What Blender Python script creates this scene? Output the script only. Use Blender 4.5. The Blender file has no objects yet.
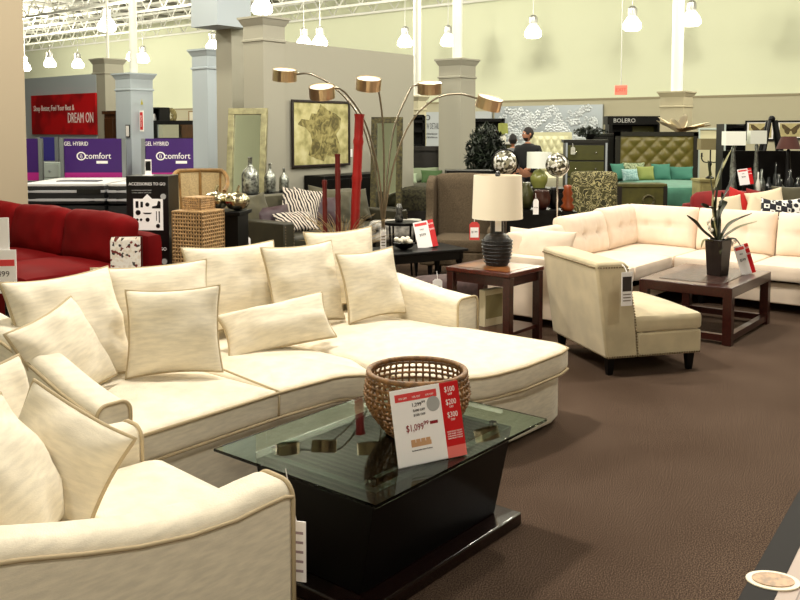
import bpy, bmesh, math, random
from mathutils import Vector, Matrix, noise
R = math.radians
SC = bpy.context.scene
COL = SC.collection
random.seed(7)
# ------------------------------------------------------------------ camera model
F, CX, PY0, EYE = 880.0, 400.0, 190.0, 1.65
TH = math.atan(60 / 880)
_c, _s = math.cos(TH), math.sin(TH)
def ray(px, py):
    u = (px - CX) / F; v = (PY0 - py) / F
    return Vector((u, _c + v * _s, -_s + v * _c))
def gp(px, py, z=0.0):
    """world point at height z seen at this pixel"""
    d = ray(px, py); t = (z - EYE) / d.z
    return Vector((d.x * t, d.y * t, z))
def at(px, py, Y):
    """world point at distance Y seen at this pixel"""
    d = ray(px, py); t = Y / d.y
    return Vector((d.x * t, Y, EYE + d.z * t))
cd = bpy.data.cameras.new('camera'); cam = bpy.data.objects.new('camera', cd); COL.objects.link(cam)
cam.location = (0, 0, EYE); cam.rotation_euler = (R(90) - TH, 0, 0)
cd.sensor_width = 36; cd.lens = F / 800 * 36; cd.shift_y = -110 / 800; cd.clip_end = 300; cd.clip_start = .05
SC.camera = cam
# ------------------------------------------------------------------ materials
def lin(c):
    return tuple((x / 255 / 12.92 if x / 255 <= .04045 else ((x / 255 + .055) / 1.055) ** 2.4) for x in c) + (1,)
MC = {}
def mat(name, col, rough=.7, metal=0, bump=0, scale=60, var=0, vscale=8, stretch=(1, 1, 1), emit=0, trans=0, ior=1.45, sheen=0, spec=None, col2=None, coat=0):
    if name in MC: return MC[name]
    m = bpy.data.materials.new(name); m.use_nodes = True; MC[name] = m
    nt = m.node_tree; N = nt.nodes; L = nt.links; b = N['Principled BSDF']
    b.inputs['Base Color'].default_value = lin(col); b.inputs['Roughness'].default_value = rough; b.inputs['Metallic'].default_value = metal
    if spec is not None: b.inputs['Specular IOR Level'].default_value = spec
    if sheen: b.inputs['Sheen Weight'].default_value = sheen
    if coat: b.inputs['Coat Weight'].default_value = coat
    if trans: b.inputs['Transmission Weight'].default_value = trans; b.inputs['IOR'].default_value = ior
    if emit: b.inputs['Emission Color'].default_value = lin(col); b.inputs['Emission Strength'].default_value = emit
    if bump or var or col2:
        tc = N.new('ShaderNodeTexCoord'); mp = N.new('ShaderNodeMapping'); mp.inputs['Scale'].default_value = stretch
        L.new(tc.outputs['Object'], mp.inputs['Vector'])
        if bump:
            n = N.new('ShaderNodeTexNoise'); n.inputs['Scale'].default_value = scale; n.inputs['Detail'].default_value = 3
            bp = N.new('ShaderNodeBump'); bp.inputs['Strength'].default_value = bump; bp.inputs['Distance'].default_value = .01
            L.new(mp.outputs[0], n.inputs['Vector']); L.new(n.outputs['Fac'], bp.inputs['Height']); L.new(bp.outputs[0], b.inputs['Normal'])
        if var or col2:
            n2 = N.new('ShaderNodeTexNoise'); n2.inputs['Scale'].default_value = vscale; n2.inputs['Detail'].default_value = 4
            L.new(mp.outputs[0], n2.inputs['Vector'])
            rp = N.new('ShaderNodeValToRGB'); rp.color_ramp.elements[0].position = .35; rp.color_ramp.elements[1].position = .65
            c2 = col2 or tuple(x * (1 - var) for x in col)
            rp.color_ramp.elements[0].color = lin(c2); rp.color_ramp.elements[1].color = lin(col)
            L.new(n2.outputs['Fac'], rp.inputs[0]); L.new(rp.outputs[0], b.inputs['Base Color'])
    return m
def mat_tex(name, build, rough=.6, metal=0):
    """build(N, L, objcoord_socket) -> colour socket"""
    m = bpy.data.materials.new(name); m.use_nodes = True; MC[name] = m
    N = m.node_tree.nodes; L = m.node_tree.links; b = N['Principled BSDF']
    b.inputs['Roughness'].default_value = rough; b.inputs['Metallic'].default_value = metal
    tc = N.new('ShaderNodeTexCoord')
    L.new(build(N, L, tc.outputs['Object']), b.inputs['Base Color'])
    return m
def ramp(N, L, fac, stops, const=False):
    r = N.new('ShaderNodeValToRGB'); e = r.color_ramp.elements
    while len(e) < len(stops): e.new(.5)
    for i, (p, c) in enumerate(stops): e[i].position = p; e[i].color = lin(c)
    if const: r.color_ramp.interpolation = 'CONSTANT'
    L.new(fac, r.inputs[0]); return r.outputs[0]
def mapped(N, L, vec, scale=(1, 1, 1), rot=(0, 0, 0)):
    mp = N.new('ShaderNodeMapping'); mp.inputs['Scale'].default_value = scale; mp.inputs['Rotation'].default_value = rot
    L.new(vec, mp.inputs['Vector']); return mp.outputs[0]
# ------------------------------------------------------------------ mesh builder
class MB:
    def __init__(s): s.v = []; s.f = []
    def add(s, vs, fs, M=None):
        o = len(s.v)
        for p in vs:
            p = Vector(p); s.v.append(M @ p if M is not None else p)
        s.f += [tuple(i + o for i in f) for f in fs]; return s
    def box(s, x0, y0, z0, x1, y1, z1, M=None):
        vs = [(x, y, z) for z in (z0, z1) for x, y in ((x0, y0), (x1, y0), (x1, y1), (x0, y1))]
        return s.add(vs, [(3, 2, 1, 0), (4, 5, 6, 7), (0, 1, 5, 4), (1, 2, 6, 5), (2, 3, 7, 6), (3, 0, 4, 7)], M)
    def cbox(s, c, sz, M=None):
        x, y, z = c; a, b, d = sz[0] / 2, sz[1] / 2, sz[2] / 2
        return s.box(x - a, y - b, z - d, x + a, y + b, z + d, M)
    def loft(s, rings, M=None, closed=True, caps=True):
        n = len(rings[0]); vs = [p for r in rings for p in r]; fs = []
        for i in range(len(rings) - 1):
            for j in range(n if closed else n - 1):
                k = (j + 1) % n; fs.append((i * n + j, i * n + k, (i + 1) * n + k, (i + 1) * n + j))
        if caps: fs.append(tuple(reversed(range(n)))); fs.append(tuple((len(rings) - 1) * n + j for j in range(n)))
        return s.add(vs, fs, M)
    def prism(s, poly, z0, z1, M=None):
        return s.loft([[(x, y, z0) for x, y in poly], [(x, y, z1) for x, y in poly]], M)
    def taper(s, c0, s0, c1, s1, M=None):
        """square tapered post from centre c0 with size s0=(x,y) to c1 with s1"""
        r = lambda c, q: [(c[0] - q[0] / 2, c[1] - q[1] / 2, c[2]), (c[0] + q[0] / 2, c[1] - q[1] / 2, c[2]), (c[0] + q[0] / 2, c[1] + q[1] / 2, c[2]), (c[0] - q[0] / 2, c[1] + q[1] / 2, c[2])]
        return s.loft([r(c0, s0), r(c1, s1)], M)
    def lathe(s, prof, c=(0, 0, 0), seg=24, M=None, caps=True):
        rings = [[(c[0] + r * math.cos(2 * math.pi * j / seg), c[1] + r * math.sin(2 * math.pi * j / seg), c[2] + z) for j in range(seg)] for r, z in prof]
        return s.loft(rings, M, caps=caps)
    def tube(s, path, rad, seg=8, M=None, closed=False):
        P = [Vector(p) for p in path]; n = len(P); rings = []
        up = Vector((0, 0, 1)); prev = None
        for i in range(n):
            t = (P[(i + 1) % n] - P[i - 1]) if closed else (P[min(i + 1, n - 1)] - P[max(i - 1, 0)])
            t = t.normalized() if t.length > 1e-9 else Vector((0, 0, 1))
            if prev is None:
                a = up if abs(t.dot(up)) < .95 else Vector((1, 0, 0))
                x = t.cross(a).normalized()
            else:
                x = (prev - t * prev.dot(t)); x = x.normalized() if x.length > 1e-6 else t.orthogonal().normalized()
            prev = x; y = t.cross(x)
            r = rad[i] if isinstance(rad, (list, tuple)) else rad
            rings.append([P[i] + (x * math.cos(2 * math.pi * j / seg) + y * math.sin(2 * math.pi * j / seg)) * r for j in range(seg)])
        if closed: rings.append(rings[0]); return s.loft(rings, M, caps=False)
        return s.loft(rings, M)
    def grid(s, fn, nu, nv, M=None):
        vs = [fn(i / nu, j / nv) for j in range(nv + 1) for i in range(nu + 1)]
        fs = [(j * (nu + 1) + i, j * (nu + 1) + i + 1, (j + 1) * (nu + 1) + i + 1, (j + 1) * (nu + 1) + i) for j in range(nv) for i in range(nu)]
        return s.add(vs, fs, M)
    def sphere(s, c, r, seg=16, rings=10, M=None, sc=(1, 1, 1)):
        pr = [(max(1e-4, math.sin(math.pi * i / rings)) * r, -math.cos(math.pi * i / rings) * r) for i in range(rings + 1)]
        rg = [[(c[0] + q * sc[0] * math.cos(2 * math.pi * j / seg), c[1] + q * sc[1] * math.sin(2 * math.pi * j / seg), c[2] + z * sc[2]) for j in range(seg)] for q, z in pr]
        return s.loft(rg, M)
    def rbox(s, c, sz, r, crown=(0, 0, 0), n=(8, 8, 4), M=None, wob=0, seed=0):
        """soft cushion: box with rounded edges; crown bulges +-x, +-y, +-z faces"""
        h = [q / 2 for q in sz]; c = Vector(c); vs = {}; fs = []; V = []
        def vert(i, j, k):
            key = (i, j, k)
            if key in vs: return vs[key]
            q = [2 * i / n[0] - 1, 2 * j / n[1] - 1, 2 * k / n[2] - 1]
            p = Vector([q[a] * h[a] for a in range(3)])
            inner = Vector([max(-h[a] + r, min(h[a] - r, p[a])) for a in range(3)])
            d = p - inner
            if d.length > 1e-9:
                dd = d.normalized() * r; p = inner + dd
            for a in range(3):
                if crown[a]:
                    o = [b for b in range(3) if b != a]
                    p[a] += crown[a] * q[a] * (1 - q[o[0]] ** 2) * (1 - q[o[1]] ** 2)
            if wob:
                w = noise.noise_vector((p * 6) + Vector((seed * 7.1, seed * 3.3, seed))) * wob
                p += w
            V.append(c + p); vs[key] = len(V) - 1; return vs[key]
        nx, ny, nz = n
        for i in range(nx):
            for j in range(ny):
                fs.append((vert(i, j, 0), vert(i, j + 1, 0), vert(i + 1, j + 1, 0), vert(i + 1, j, 0)))
                fs.append((vert(i, j, nz), vert(i + 1, j, nz), vert(i + 1, j + 1, nz), vert(i, j + 1, nz)))
        for i in range(nx):
            for k in range(nz):
                fs.append((vert(i, 0, k), vert(i + 1, 0, k), vert(i + 1, 0, k + 1), vert(i, 0, k + 1)))
                fs.append((vert(i, ny, k), vert(i, ny, k + 1), vert(i + 1, ny, k + 1), vert(i + 1, ny, k)))
        for j in range(ny):
            for k in range(nz):
                fs.append((vert(0, j, k), vert(0, j, k + 1), vert(0, j + 1, k + 1), vert(0, j + 1, k)))
                fs.append((vert(nx, j, k), vert(nx, j + 1, k), vert(nx, j + 1, k + 1), vert(nx, j, k + 1)))
        return s.add(V, fs, M)
    def slab(s, poly, z0, z1, r=.02, crown=0, M=None, step=.05, wob=0):
        """cushion over any outline: rounded edges, crowned top"""
        pts = resample(poly, step); n = len(pts); ctr = sum((Vector(p) for p in pts), Vector((0, 0))) / n
        nor = []
        for i in range(n):
            t = Vector(pts[(i + 1) % n]) - Vector(pts[i - 1]); t.normalize(); nor.append(Vector((-t.y, t.x)))
        area = sum(pts[i][0] * pts[(i + 1) % n][1] - pts[(i + 1) % n][0] * pts[i][1] for i in range(n))
        sg = 1 if area > 0 else -1
        if sg < 0: pts.reverse(); nor.reverse(); nor = [-q for q in nor]
        rings = []
        def ring(off, z, k=1.0, dz=None):
            o = []
            for p, q in zip(pts, nor):
                w = Vector(p) + q * off; w = ctr + (w - ctr) * k
                zz = z + (noise.noise(Vector((w.x * 5, w.y * 5, z))) * wob if wob else 0)
                o.append((w.x, w.y, zz))
            return o
        for a in range(0, 91, 30): rings.append(ring(r * (1 - math.sin(R(a))), z0 + r * (1 - math.cos(R(a)))))
        rings.append(ring(0, (z0 + z1) / 2))
        for a in range(0, 91, 30): rings.append(ring(r * (1 - math.cos(R(a))), z1 - r * (1 - math.sin(R(a)))))
        for k in (.92, .8, .6, .35, .1): rings.append(ring(r, z1 + crown * (1 - k * k), k))
        return s.loft(rings, M)
    def text(s, txt, size, M, ext=.0015, align='CENTER', sx=1.0):
        cu = bpy.data.curves.new('t', 'FONT'); cu.body = txt; cu.size = size; cu.extrude = ext; cu.align_x = align; cu.align_y = 'CENTER'; cu.resolution_u = 2
        ob = bpy.data.objects.new('t', cu); COL.objects.link(ob)
        me = ob.to_mesh()
        s.add([Vector((v.co.x * sx, v.co.y, v.co.z)) for v in me.vertices], [tuple(p.vertices) for p in me.polygons], M)
        ob.to_mesh_clear(); bpy.data.objects.remove(ob); bpy.data.curves.remove(cu); return s
    def mesh(s, name, m=None, sharp=40):
        me = bpy.data.meshes.new(name); me.from_pydata([tuple(p) for p in s.v], [], s.f); me.update()
        for p in me.polygons: p.use_smooth = True
        me.set_sharp_from_angle(angle=R(sharp))
        if m: me.materials.append(m)
        return me
    def build(s, name, m, parent=None, bevel=0, sharp=40, sub=0, seg=2):
        me = s.mesh(name, m, sharp)
        bm = bmesh.new(); bm.from_mesh(me); bmesh.ops.recalc_face_normals(bm, faces=bm.faces); bm.to_mesh(me); bm.free()
        o = bpy.data.objects.new(name, me); COL.objects.link(o)
        if parent is not None: o.parent = parent
        if bevel:
            b = o.modifiers.new('bevel', 'BEVEL'); b.width = bevel; b.segments = seg; b.limit_method = 'ANGLE'; b.angle_limit = R(35)
        if sub:
            b = o.modifiers.new('sub', 'SUBSURF'); b.levels = sub; b.render_levels = sub
        return o
def resample(poly, step):
    out = []; n = len(poly)
    for i in range(n):
        a = Vector(poly[i]); b = Vector(poly[(i + 1) % n]); k = max(1, int((b - a).length / step))
        for j in range(k): out.append(tuple(a + (b - a) * j / k))
    return out
def smooth_poly(pts, it=2):
    for _ in range(it):
        q = []
        for i in range(len(pts)):
            a = Vector(pts[i]); b = Vector(pts[(i + 1) % len(pts)])
            q += [tuple(a * .75 + b * .25), tuple(a * .25 + b * .75)]
        pts = q
    return pts
def tag(o, label, cat, group=None, kind=None):
    o['label'] = label; o['category'] = cat
    if group: o['group'] = group
    if kind: o['kind'] = kind
    return o
def thing(name, label, cat, loc=(0, 0, 0), rz=0, group=None, kind=None):
    o = bpy.data.objects.new(name, None); COL.objects.link(o); o.location = loc; o.rotation_euler = (0, 0, R(rz)); o.empty_display_size = .1
    return tag(o, label, cat, group, kind)
def struct(o): o['kind'] = 'structure'; return o
def dup(root, loc, rz=None, label=None):
    r = root.copy(); COL.objects.link(r); r.location = loc
    if rz is not None: r.rotation_euler = (0, 0, R(rz))
    if label: r['label'] = label
    for ch in list(root.children):
        c = ch.copy(); COL.objects.link(c); c.parent = r
        for g in list(ch.children):
            d = g.copy(); COL.objects.link(d); d.parent = c
    return r
def T(x, y, z): return Matrix.Translation((x, y, z))
def RX(a): return Matrix.Rotation(R(a), 4, 'X')
def RY(a): return Matrix.Rotation(R(a), 4, 'Y')
def RZ(a): return Matrix.Rotation(R(a), 4, 'Z')
def bez(p0, p1, p2, p3, n=12):
    P = [Vector(p) for p in (p0, p1, p2, p3)]; o = []
    for i in range(n + 1):
        t = i / n; o.append(P[0] * (1 - t) ** 3 + P[1] * 3 * t * (1 - t) ** 2 + P[2] * 3 * t * t * (1 - t) + P[3] * t ** 3)
    return o
def catmull(P, n=6):
    P = [Vector(p) for p in P]; o = []
    for i in range(len(P) - 1):
        a = P[max(0, i - 1)]; b = P[i]; c = P[i + 1]; d = P[min(len(P) - 1, i + 2)]
        for k in range(n):
            t = k / n; o.append(.5 * ((2 * b) + (c - a) * t + (2 * a - 5 * b + 4 * c - d) * t * t + (3 * b - a - 3 * c + d) * t ** 3))
    o.append(P[-1]); return o
# ------------------------------------------------------------------ pillows
def pillow(name, label, loc, w, h, t, m, yaw=0, tilt=15, roll=0, seed=1, group=None, pipe=None, cat='pillow', ear=.09, n=20, wr=.022, slump=0):
    """loose cushion; loc is the middle of its bottom edge, it faces local -Y"""
    mb = MB(); rnd = random.Random(seed); off = Vector((rnd.random() * 50, rnd.random() * 50, rnd.random() * 50))
    def pt(u, v, side):
        e = max(0.0, (1 - u * u) * (1 - v * v)); th = t / 2 * e ** .42
        x = w / 2 * u * (1 - ear * (1 - v * v)); z = h / 2 * v * (1 - ear * (1 - u * u))
        z -= slump * (1 - u * u) * max(0, v) * h
        q = Vector((x, 0, z)); nz = noise.noise(q * 5 + off) * .5 + noise.noise(q * 11 + off * 2) * .35
        rad = noise.noise(Vector((math.atan2(v, u) * 2.2, seed * 3.7, side))) * (u * u + v * v) * .5
        y = side * (th + (nz + rad) * wr * 2 * min(1, e * 5)) + noise.noise(q * 2.5 + off) * .03
        y += .05 * slump * v
        return (x, y, z + h / 2)
    for side in (-1, 1):
        mb.grid(lambda i, j: pt(math.sin((i * 2 - 1) * math.pi / 2), math.sin((j * 2 - 1) * math.pi / 2), side), n, n)
    o = mb.build(name, m, None, sharp=180)
    bm = bmesh.new(); bm.from_mesh(o.data); bmesh.ops.remove_doubles(bm, verts=bm.verts, dist=.0004); bmesh.ops.recalc_face_normals(bm, faces=bm.faces); bm.to_mesh(o.data); bm.free()
    path = []
    for i in range(n): path.append(pt(-1 + 2 * i / n, -1, 0))
    for i in range(n): path.append(pt(1, -1 + 2 * i / n, 0))
    for i in range(n): path.append(pt(1 - 2 * i / n, 1, 0))
    for i in range(n): path.append(pt(-1, 1 - 2 * i / n, 0))
    if pipe:
        MB().tube(path, .0075, 6, closed=True).build('piping', pipe, o, sharp=180)
    o.matrix_world = T(*loc) @ RZ(yaw) @ RX(-tilt) @ RY(roll)
    return tag(o, label, cat, group)
# ------------------------------------------------------------------ store axes
AX = Vector((math.cos(R(51)), math.sin(R(51)), 0)); BX = Vector((AX.y, -AX.x, 0))
# ================================================================== setting
RS = -39.0
S = RZ(RS)                                     # store grid: local x = BX, local y = AX
def toS(p): p = Vector(p); return Vector((p.dot(BX), p.dot(AX), p.z))
def wp(px, py, ys):
    d = ray(px, py); t = ys / d.dot(AX); return Vector((d.x * t, d.y * t, EYE + d.z * t))
def sbox(name, x0, y0, z0, x1, y1, z1, m, parent=None):
    o = MB().box(x0, y0, z0, x1, y1, z1).build(name, m, parent); o.rotation_euler = (0, 0, R(RS)); return o
def carpet_col(N, L, v):
    n = N.new('ShaderNodeTexNoise'); n.inputs['Scale'].default_value = 210; n.inputs['Detail'].default_value = 4; L.new(v, n.inputs['Vector'])
    n2 = N.new('ShaderNodeTexNoise'); n2.inputs['Scale'].default_value = 1.1; n2.inputs['Detail'].default_value = 3; L.new(v, n2.inputs['Vector'])
    a = ramp(N, L, n.outputs['Fac'], [(.38, (36, 28, 24)), (.5, (82, 66, 55)), (.62, (128, 108, 92))])
    b = ramp(N, L, n2.outputs['Fac'], [(.3, (215, 210, 205)), (.7, (255, 255, 255))])
    mx = N.new('ShaderNodeMix'); mx.data_type = 'RGBA'; mx.blend_type = 'MULTIPLY'; mx.inputs[0].default_value = 1
    L.new(a, mx.inputs[6]); L.new(b, mx.inputs[7]); return mx.outputs[2]

carpet = mat_tex('brown_carpet', carpet_col, 1.0)
carpet.node_tree.nodes['Principled BSDF'].inputs['Specular IOR Level'].default_value = .04
def plank_col(N, L, v):
    b = N.new('ShaderNodeTexBrick'); b.inputs['Scale'].default_value = 1; b.inputs['Brick Width'].default_value = .9; b.inputs['Row Height'].default_value = .17; b.inputs['Mortar Size'].default_value = .003
    b.inputs['Color1'].default_value = lin((176, 154, 140)); b.inputs['Color2'].default_value = lin((158, 136, 122)); b.inputs['Mortar'].default_value = lin((120, 100, 90))
    L.new(v, b.inputs['Vector']); return b.outputs['Color']
planks = mat_tex('pale_planks', plank_col, .45)
rub = mat('edge_strip_rubber', (28, 24, 23), .7, spec=.2)
# aisle edge line
e0 = gp(738, 600); e1 = gp(800, 490); ed = (e1 - e0).normalized(); en = Vector((ed.y, -ed.x, 0))
ea = math.degrees(math.atan2(ed.y, ed.x))
def edge(name, a, b, z0, z1, m):
    o = MB().box(-6, -b, z0, 40, -a, z1).build(name, m, None); o.location = e0; o.rotation_euler = (0, 0, R(ea)); return struct(o)
edge('trim_1', 0, .105, -.02, .004, rub); edge('floor_aisle', .105, 9, -.02, .002, planks)
o = MB().box(-60, -60, -.12, 60, 60, 0).build('floor', carpet); struct(o)
# wall and roof surfaces
wallc = mat('rear_wall_paint', (226, 230, 202), .9); wallg = mat('display_wall_paint', (184, 178, 152), .85)
greyw = mat('partition_paint', (164, 161, 146), .85); bluew = mat('blue_grey_paint', (178, 188, 196), .8); ceilc = mat('roof_deck', (214, 212, 200), .8)
whitep = mat('white_steel', (232, 232, 224), .5)
struct(sbox('wall_back', -80, 25, 0, 30, 25.3, 7, wallc))
struct(sbox('wall_back_lower', -60, 24.8, 0, 20, 25, 2.56, wallg))
o = MB().box(-14.3, -12, 0, -14, 13, 6.75).build('wall_side', wallc); struct(o)
o = MB().box(-14, -12.3, 0, 14, -12, 6.75).build('wall_front', wallc); struct(o)
struct(sbox('trim_2', -60, 24.77, 2.56, 20, 25, 2.62, mat('trim_tan', (150, 140, 112), .7)))
def deck_col(N, L, v):
    w = N.new('ShaderNodeTexWave'); w.bands_direction = 'Y'; w.inputs['Scale'].default_value = 1.6; L.new(v, w.inputs['Vector'])
    return ramp(N, L, w.outputs['Fac'], [(.3, (112, 111, 104)), (.6, (132, 130, 122))])
ck = sbox('ceiling', -80, -40, 6.75, 30, 25.3, 6.9, mat_tex('corrugated_deck', deck_col, .8)); struct(ck)
tr = None
for k, y in enumerate((24.4, 22.6, 20.8, 19.0, 17.2)):
    mb = MB(); n = 46; x0, x1 = -58, -12
    mb.box(x0, y - .04, 6.5, x1, y + .04, 6.58); mb.box(x0, y - .04, 5.85, x1, y + .04, 5.93)
    for i in range(n):
        a = x0 + (x1 - x0) * i / n; b = x0 + (x1 - x0) * (i + 1) / n
        mb.tube([(a, y, 5.9), ((a + b) / 2, y, 6.53), (b, y, 5.9)], .025, 5)
    o = mb.build('ceiling_truss', whitep); o.rotation_euler = (0, 0, R(RS)); struct(o)
for i in range(24):
    x = -54 + i * 1.7
    o = sbox('ceiling_joist', x - .04, 12, 6.6, x + .04, 24.9, 6.74, whitep); struct(o)
# columns
def column(px, Y, s, top, m, pole=None, ptop=6.7, ppx=None, cap=True):
    c = at(px, 130, Y); c.z = 0
    r = bpy.data.objects.new('column', None); COL.objects.link(r); r.location = c; r.rotation_euler = (0, 0, R(RS)); struct(r)
    h = s / 2; MB().box(-h, -h, 0, h, h, top - (.1 if cap else 0)).build('shaft', m, r)
    if cap:
        rg = [[(-q, -q, z), (q, -q, z), (q, q, z), (-q, q, z)] for q, z in ((h, top - .12), (h + .015, top - .1), (h + .05, top - .03), (h + .06, top - .03), (h + .06, top))]
        MB().loft(rg).build('cap_moulding', m, r)
        rg = [[(-q, -q, z), (q, -q, z), (q, q, z), (-q, q, z)] for q, z in ((h + .0, top - .34), (h + .018, top - .33), (h + .018, top - .305), (h + .0, top - .295))]
        MB().loft(rg).build('band_moulding', m, r)
    if pole: MB().lathe([(pole, top), (pole, ptop)], seg=14).build('steel_pole', whitep, r)
    return r
column(457, 15.5, .46, 2.88, greyw, .085)
column(417, 20, .3, 2.42, wallg, .09)
column(676, 18.5, .5, 2.45, mat('cream_column', (176, 168, 142), .8), .12)
column(135, 17.2, .50, 2.74, bluew, .075)
column(109.5, 19.2, .46, 3.18, greyw, .03)
column(210, 15, .40, 3.0, bluew)
column(234, 13.6, .36, 3.2, greyw, cap=False)
column(265, 12.2, .40, 3.18, greyw)
# big column at the left picture edge
c = at(26, 130, 10.6); q = toS(c)
o = sbox('column_near', q.x - 1.6, q.y - .7, 0, q.x, q.y, 6.7, mat('warm_column', (168, 154, 130), .85)); struct(o)
# boxed header
c = at(216, 10, 12.9); q = toS(c)
o = sbox('trim_3', q.x - .55, q.y - .02, 3.17, q.x + .05, q.y + .62, 5.2, bluew); struct(o)
# map partition
pa = at(278, 130, 12.25); pa.z = 0; pq = toS(pa)
o = sbox('wall_partition', pq.x - .16, pq.y, 0, pq.x, pq.y + 3.05, 2.88, greyw); struct(o)
PC = pa.dot(BX)
def pp(px, py, off=0.0):
    d = ray(px, py); t = (PC + off) / d.dot(BX); return Vector((d.x * t, d.y * t, EYE + d.z * t))
# left blue partition
c = wp(60, 130, 10.7); q = toS(c)
o = sbox('wall_left', q.x - 6, 10.7, 0, toS(wp(97, 130, 10.7)).x, 10.9, 2.86, bluew); struct(o)
# floor outlet
oc = gp(773, 582)
fo = thing('floor_outlet', 'oval brass floor outlet cover with a cream rim in the pale plank aisle', 'floor outlet', (oc.x, oc.y, .002), -8)
def oval(a, b, n=28): return [(a * math.cos(2 * math.pi * i / n), b * math.sin(2 * math.pi * i / n)) for i in range(n)]
MB().prism(oval(.095, .072), 0, .006).build('rim', mat('outlet_cream', (240, 228, 200), .4), fo, bevel=.002)
MB().prism(oval(.074, .052), .006, .009).build('cover_plate', mat('outlet_brass', (196, 150, 104), .4, var=.3, vscale=40), fo)
# pendants
glow = mat('lamp_glow', (255, 250, 238), .4, emit=12)
galv = mat('galvanised', (200, 200, 196), .4, .6)
def pendant_proto():
    t = thing('pendant_light', 'x', 'pendant light', (0, 0, 0), 0, 'warehouse pendants hanging from the roof')
    MB().lathe([(.02, .0), (.17, .0), (.235, .06), (.22, .18), (.13, .32), (.09, .36), (.02, .36)], seg=20).build('glass_shade', glow, t)
    MB().lathe([(.10, .36), (.12, .40), (.12, .56), (.05, .62), (.02, .62)], seg=16).build('housing', galv, t)
    MB().lathe([(.012, .62), (.012, 2.2)], seg=6).build('hanging_rod', galv, t)
    return t
pend = [(107, 22, 'largest glowing pendant light at upper left, left of the white pole'), (262, 3, 'glowing pendant light at the top edge beside the boxed header'), (632, 21, 'glowing pendant light above the exit sign'), (691, 16, 'rightmost glowing pendant light beside the white pole'),
        (533, 29, 'glowing pendant light alone on the rear wall right of the grey column'), (405, 39, 'small glowing pendant light left of the thin pole'), (448, 38, 'small glowing pendant light just behind the grey column pole'), (304, 40, 'smaller of the pair of pendant lights over the map partition'),
        (320, 39, 'right one of the pair of pendant lights over the map partition'), (50, 61, 'small glowing pendant light above the left half of the red sign'), (78, 62, 'small glowing pendant light above the right half of the red sign'), (133, 54, 'small pendant light hanging left of and behind the white pole'),
        (143, 56, 'small pendant light hanging just right of the white pole'), (213, 44, 'left one of two small pendants under the boxed header'), (221, 47, 'right one of two small pendants under the boxed header'), (25, 65, 'pendant light half hidden behind the big left column')]
pr = pendant_proto()
for i, (px, py, lb) in enumerate(pend):
    Y = 2.95 * 880 / (130 - py + 5); p = at(px, py + 9 * 24 / Y, Y)
    o = pr if i == 0 else dup(pr, p, 0, lb); o.location = p; o['label'] = lb
# exit sign
ep = at(621, 90, 20.5)
ex = thing('exit_sign', 'small lit pink exit sign hanging on a long rod before the rear wall', 'exit sign', ep, RS + 20)
MB().box(-.14, -.03, -.11, .14, .03, .11).build('sign_box', mat('exit_pink', (222, 110, 92), .5, emit=.25), ex, bevel=.01)
MB().text('EXIT', .12, T(0, -.032, 0) @ RX(90)).build('lettering', mat('exit_red', (216, 60, 50), .5, emit=.6), ex)
MB().lathe([(.012, .11), (.012, 4.2)], seg=6).build('hanging_rod', galv, ex)
# ================================================================== foreground
linen = mat('linen', (240, 229, 206), .92, bump=.25, scale=140, var=.07, vscale=14, stretch=(1, 1, 5), sheen=.2, spec=.2)
linen_p = mat('linen_piping', (190, 172, 140), .95, spec=.1)  # same linen as the cushions; seam shade is put into its darker colour
# ---- beige sectional: local x along the seat front, front faces -Y
O = gp(135, 433, .44); O.z = 0
sofa = thing('sectional_sofa', 'large cream linen sectional sofa with curved chaise, behind the glass coffee table', 'sofa', O, 51)
def sofa_pt(u, y, z=0): return O + AX * u + Vector((-AX.y, AX.x, 0)) * y + Vector((0, 0, z))
front = [(-.02, 0), (.78, 0), (1.12, -.03)]
curve = [tuple(p[:2]) for p in bez((1.12, -.03, 0), (1.36, -.06, 0), (1.36, -.58, 0), (1.68, -.63, 0), 10)][1:]
chz = curve + [(1.9, -.67), (2.27, -.675), (2.39, -.65), (2.445, -.55)]
base = [(p[0], p[1] + .035) for p in front] + [(p[0] + .02, p[1] + .03) for p in curve] + [(1.9, -.62), (2.25, -.63), (2.37, -.60), (2.41, -.52), (2.41, .08), (2.37, .13), (2.37, 1.18), (-.02, 1.18)]
MB().slab(base, .02, .30, .015).build('skirt_base', linen, sofa)
MB().slab([(-.02, 0), (.775, 0), (.775, 1.03), (-.02, 1.03)], .295, .435, .03, .035).build('seat_cushion', linen, sofa)
cut = [p for p in front[1:]] + [p for p in curve if p[0] < 1.30]
xe = cut[-1]
MB().slab([(.785, 0)] + cut[1:] + [(1.42, .1), (1.5, 1.03), (.785, 1.03)], .295, .435, .03, .035).build('seat_cushion', linen, sofa)
ch = [(p[0] + .008, p[1]) for p in curve if p[0] >= 1.30] + chz[len(curve):] + [(2.43, .08), (2.39, .13), (2.39, 1.03), (1.51, 1.03), (1.43, .1)]
chs = MB().slab(ch, .295, .435, .035, .04).build('chaise_cushion', linen, sofa)
edge_top = [(p[0], p[1] - .004, .432 - .012) for p in front + curve] + [(p[0], p[1], .42) for p in chz[len(curve):]] + [(2.435, .05, .42)]
edge_bot = [(p[0], p[1] - .004, .302) for p in front + curve] + [(p[0], p[1], .302) for p in chz[len(curve):]] + [(2.435, .05, .302)]
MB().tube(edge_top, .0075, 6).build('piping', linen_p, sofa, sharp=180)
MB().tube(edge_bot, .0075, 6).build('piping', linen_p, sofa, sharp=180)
MB().tube([(.78, .0, .30), (.78, -.006, .425), (.78, .4, .462)], .006, 6).build('piping', linen_p, sofa, sharp=180)
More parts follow.
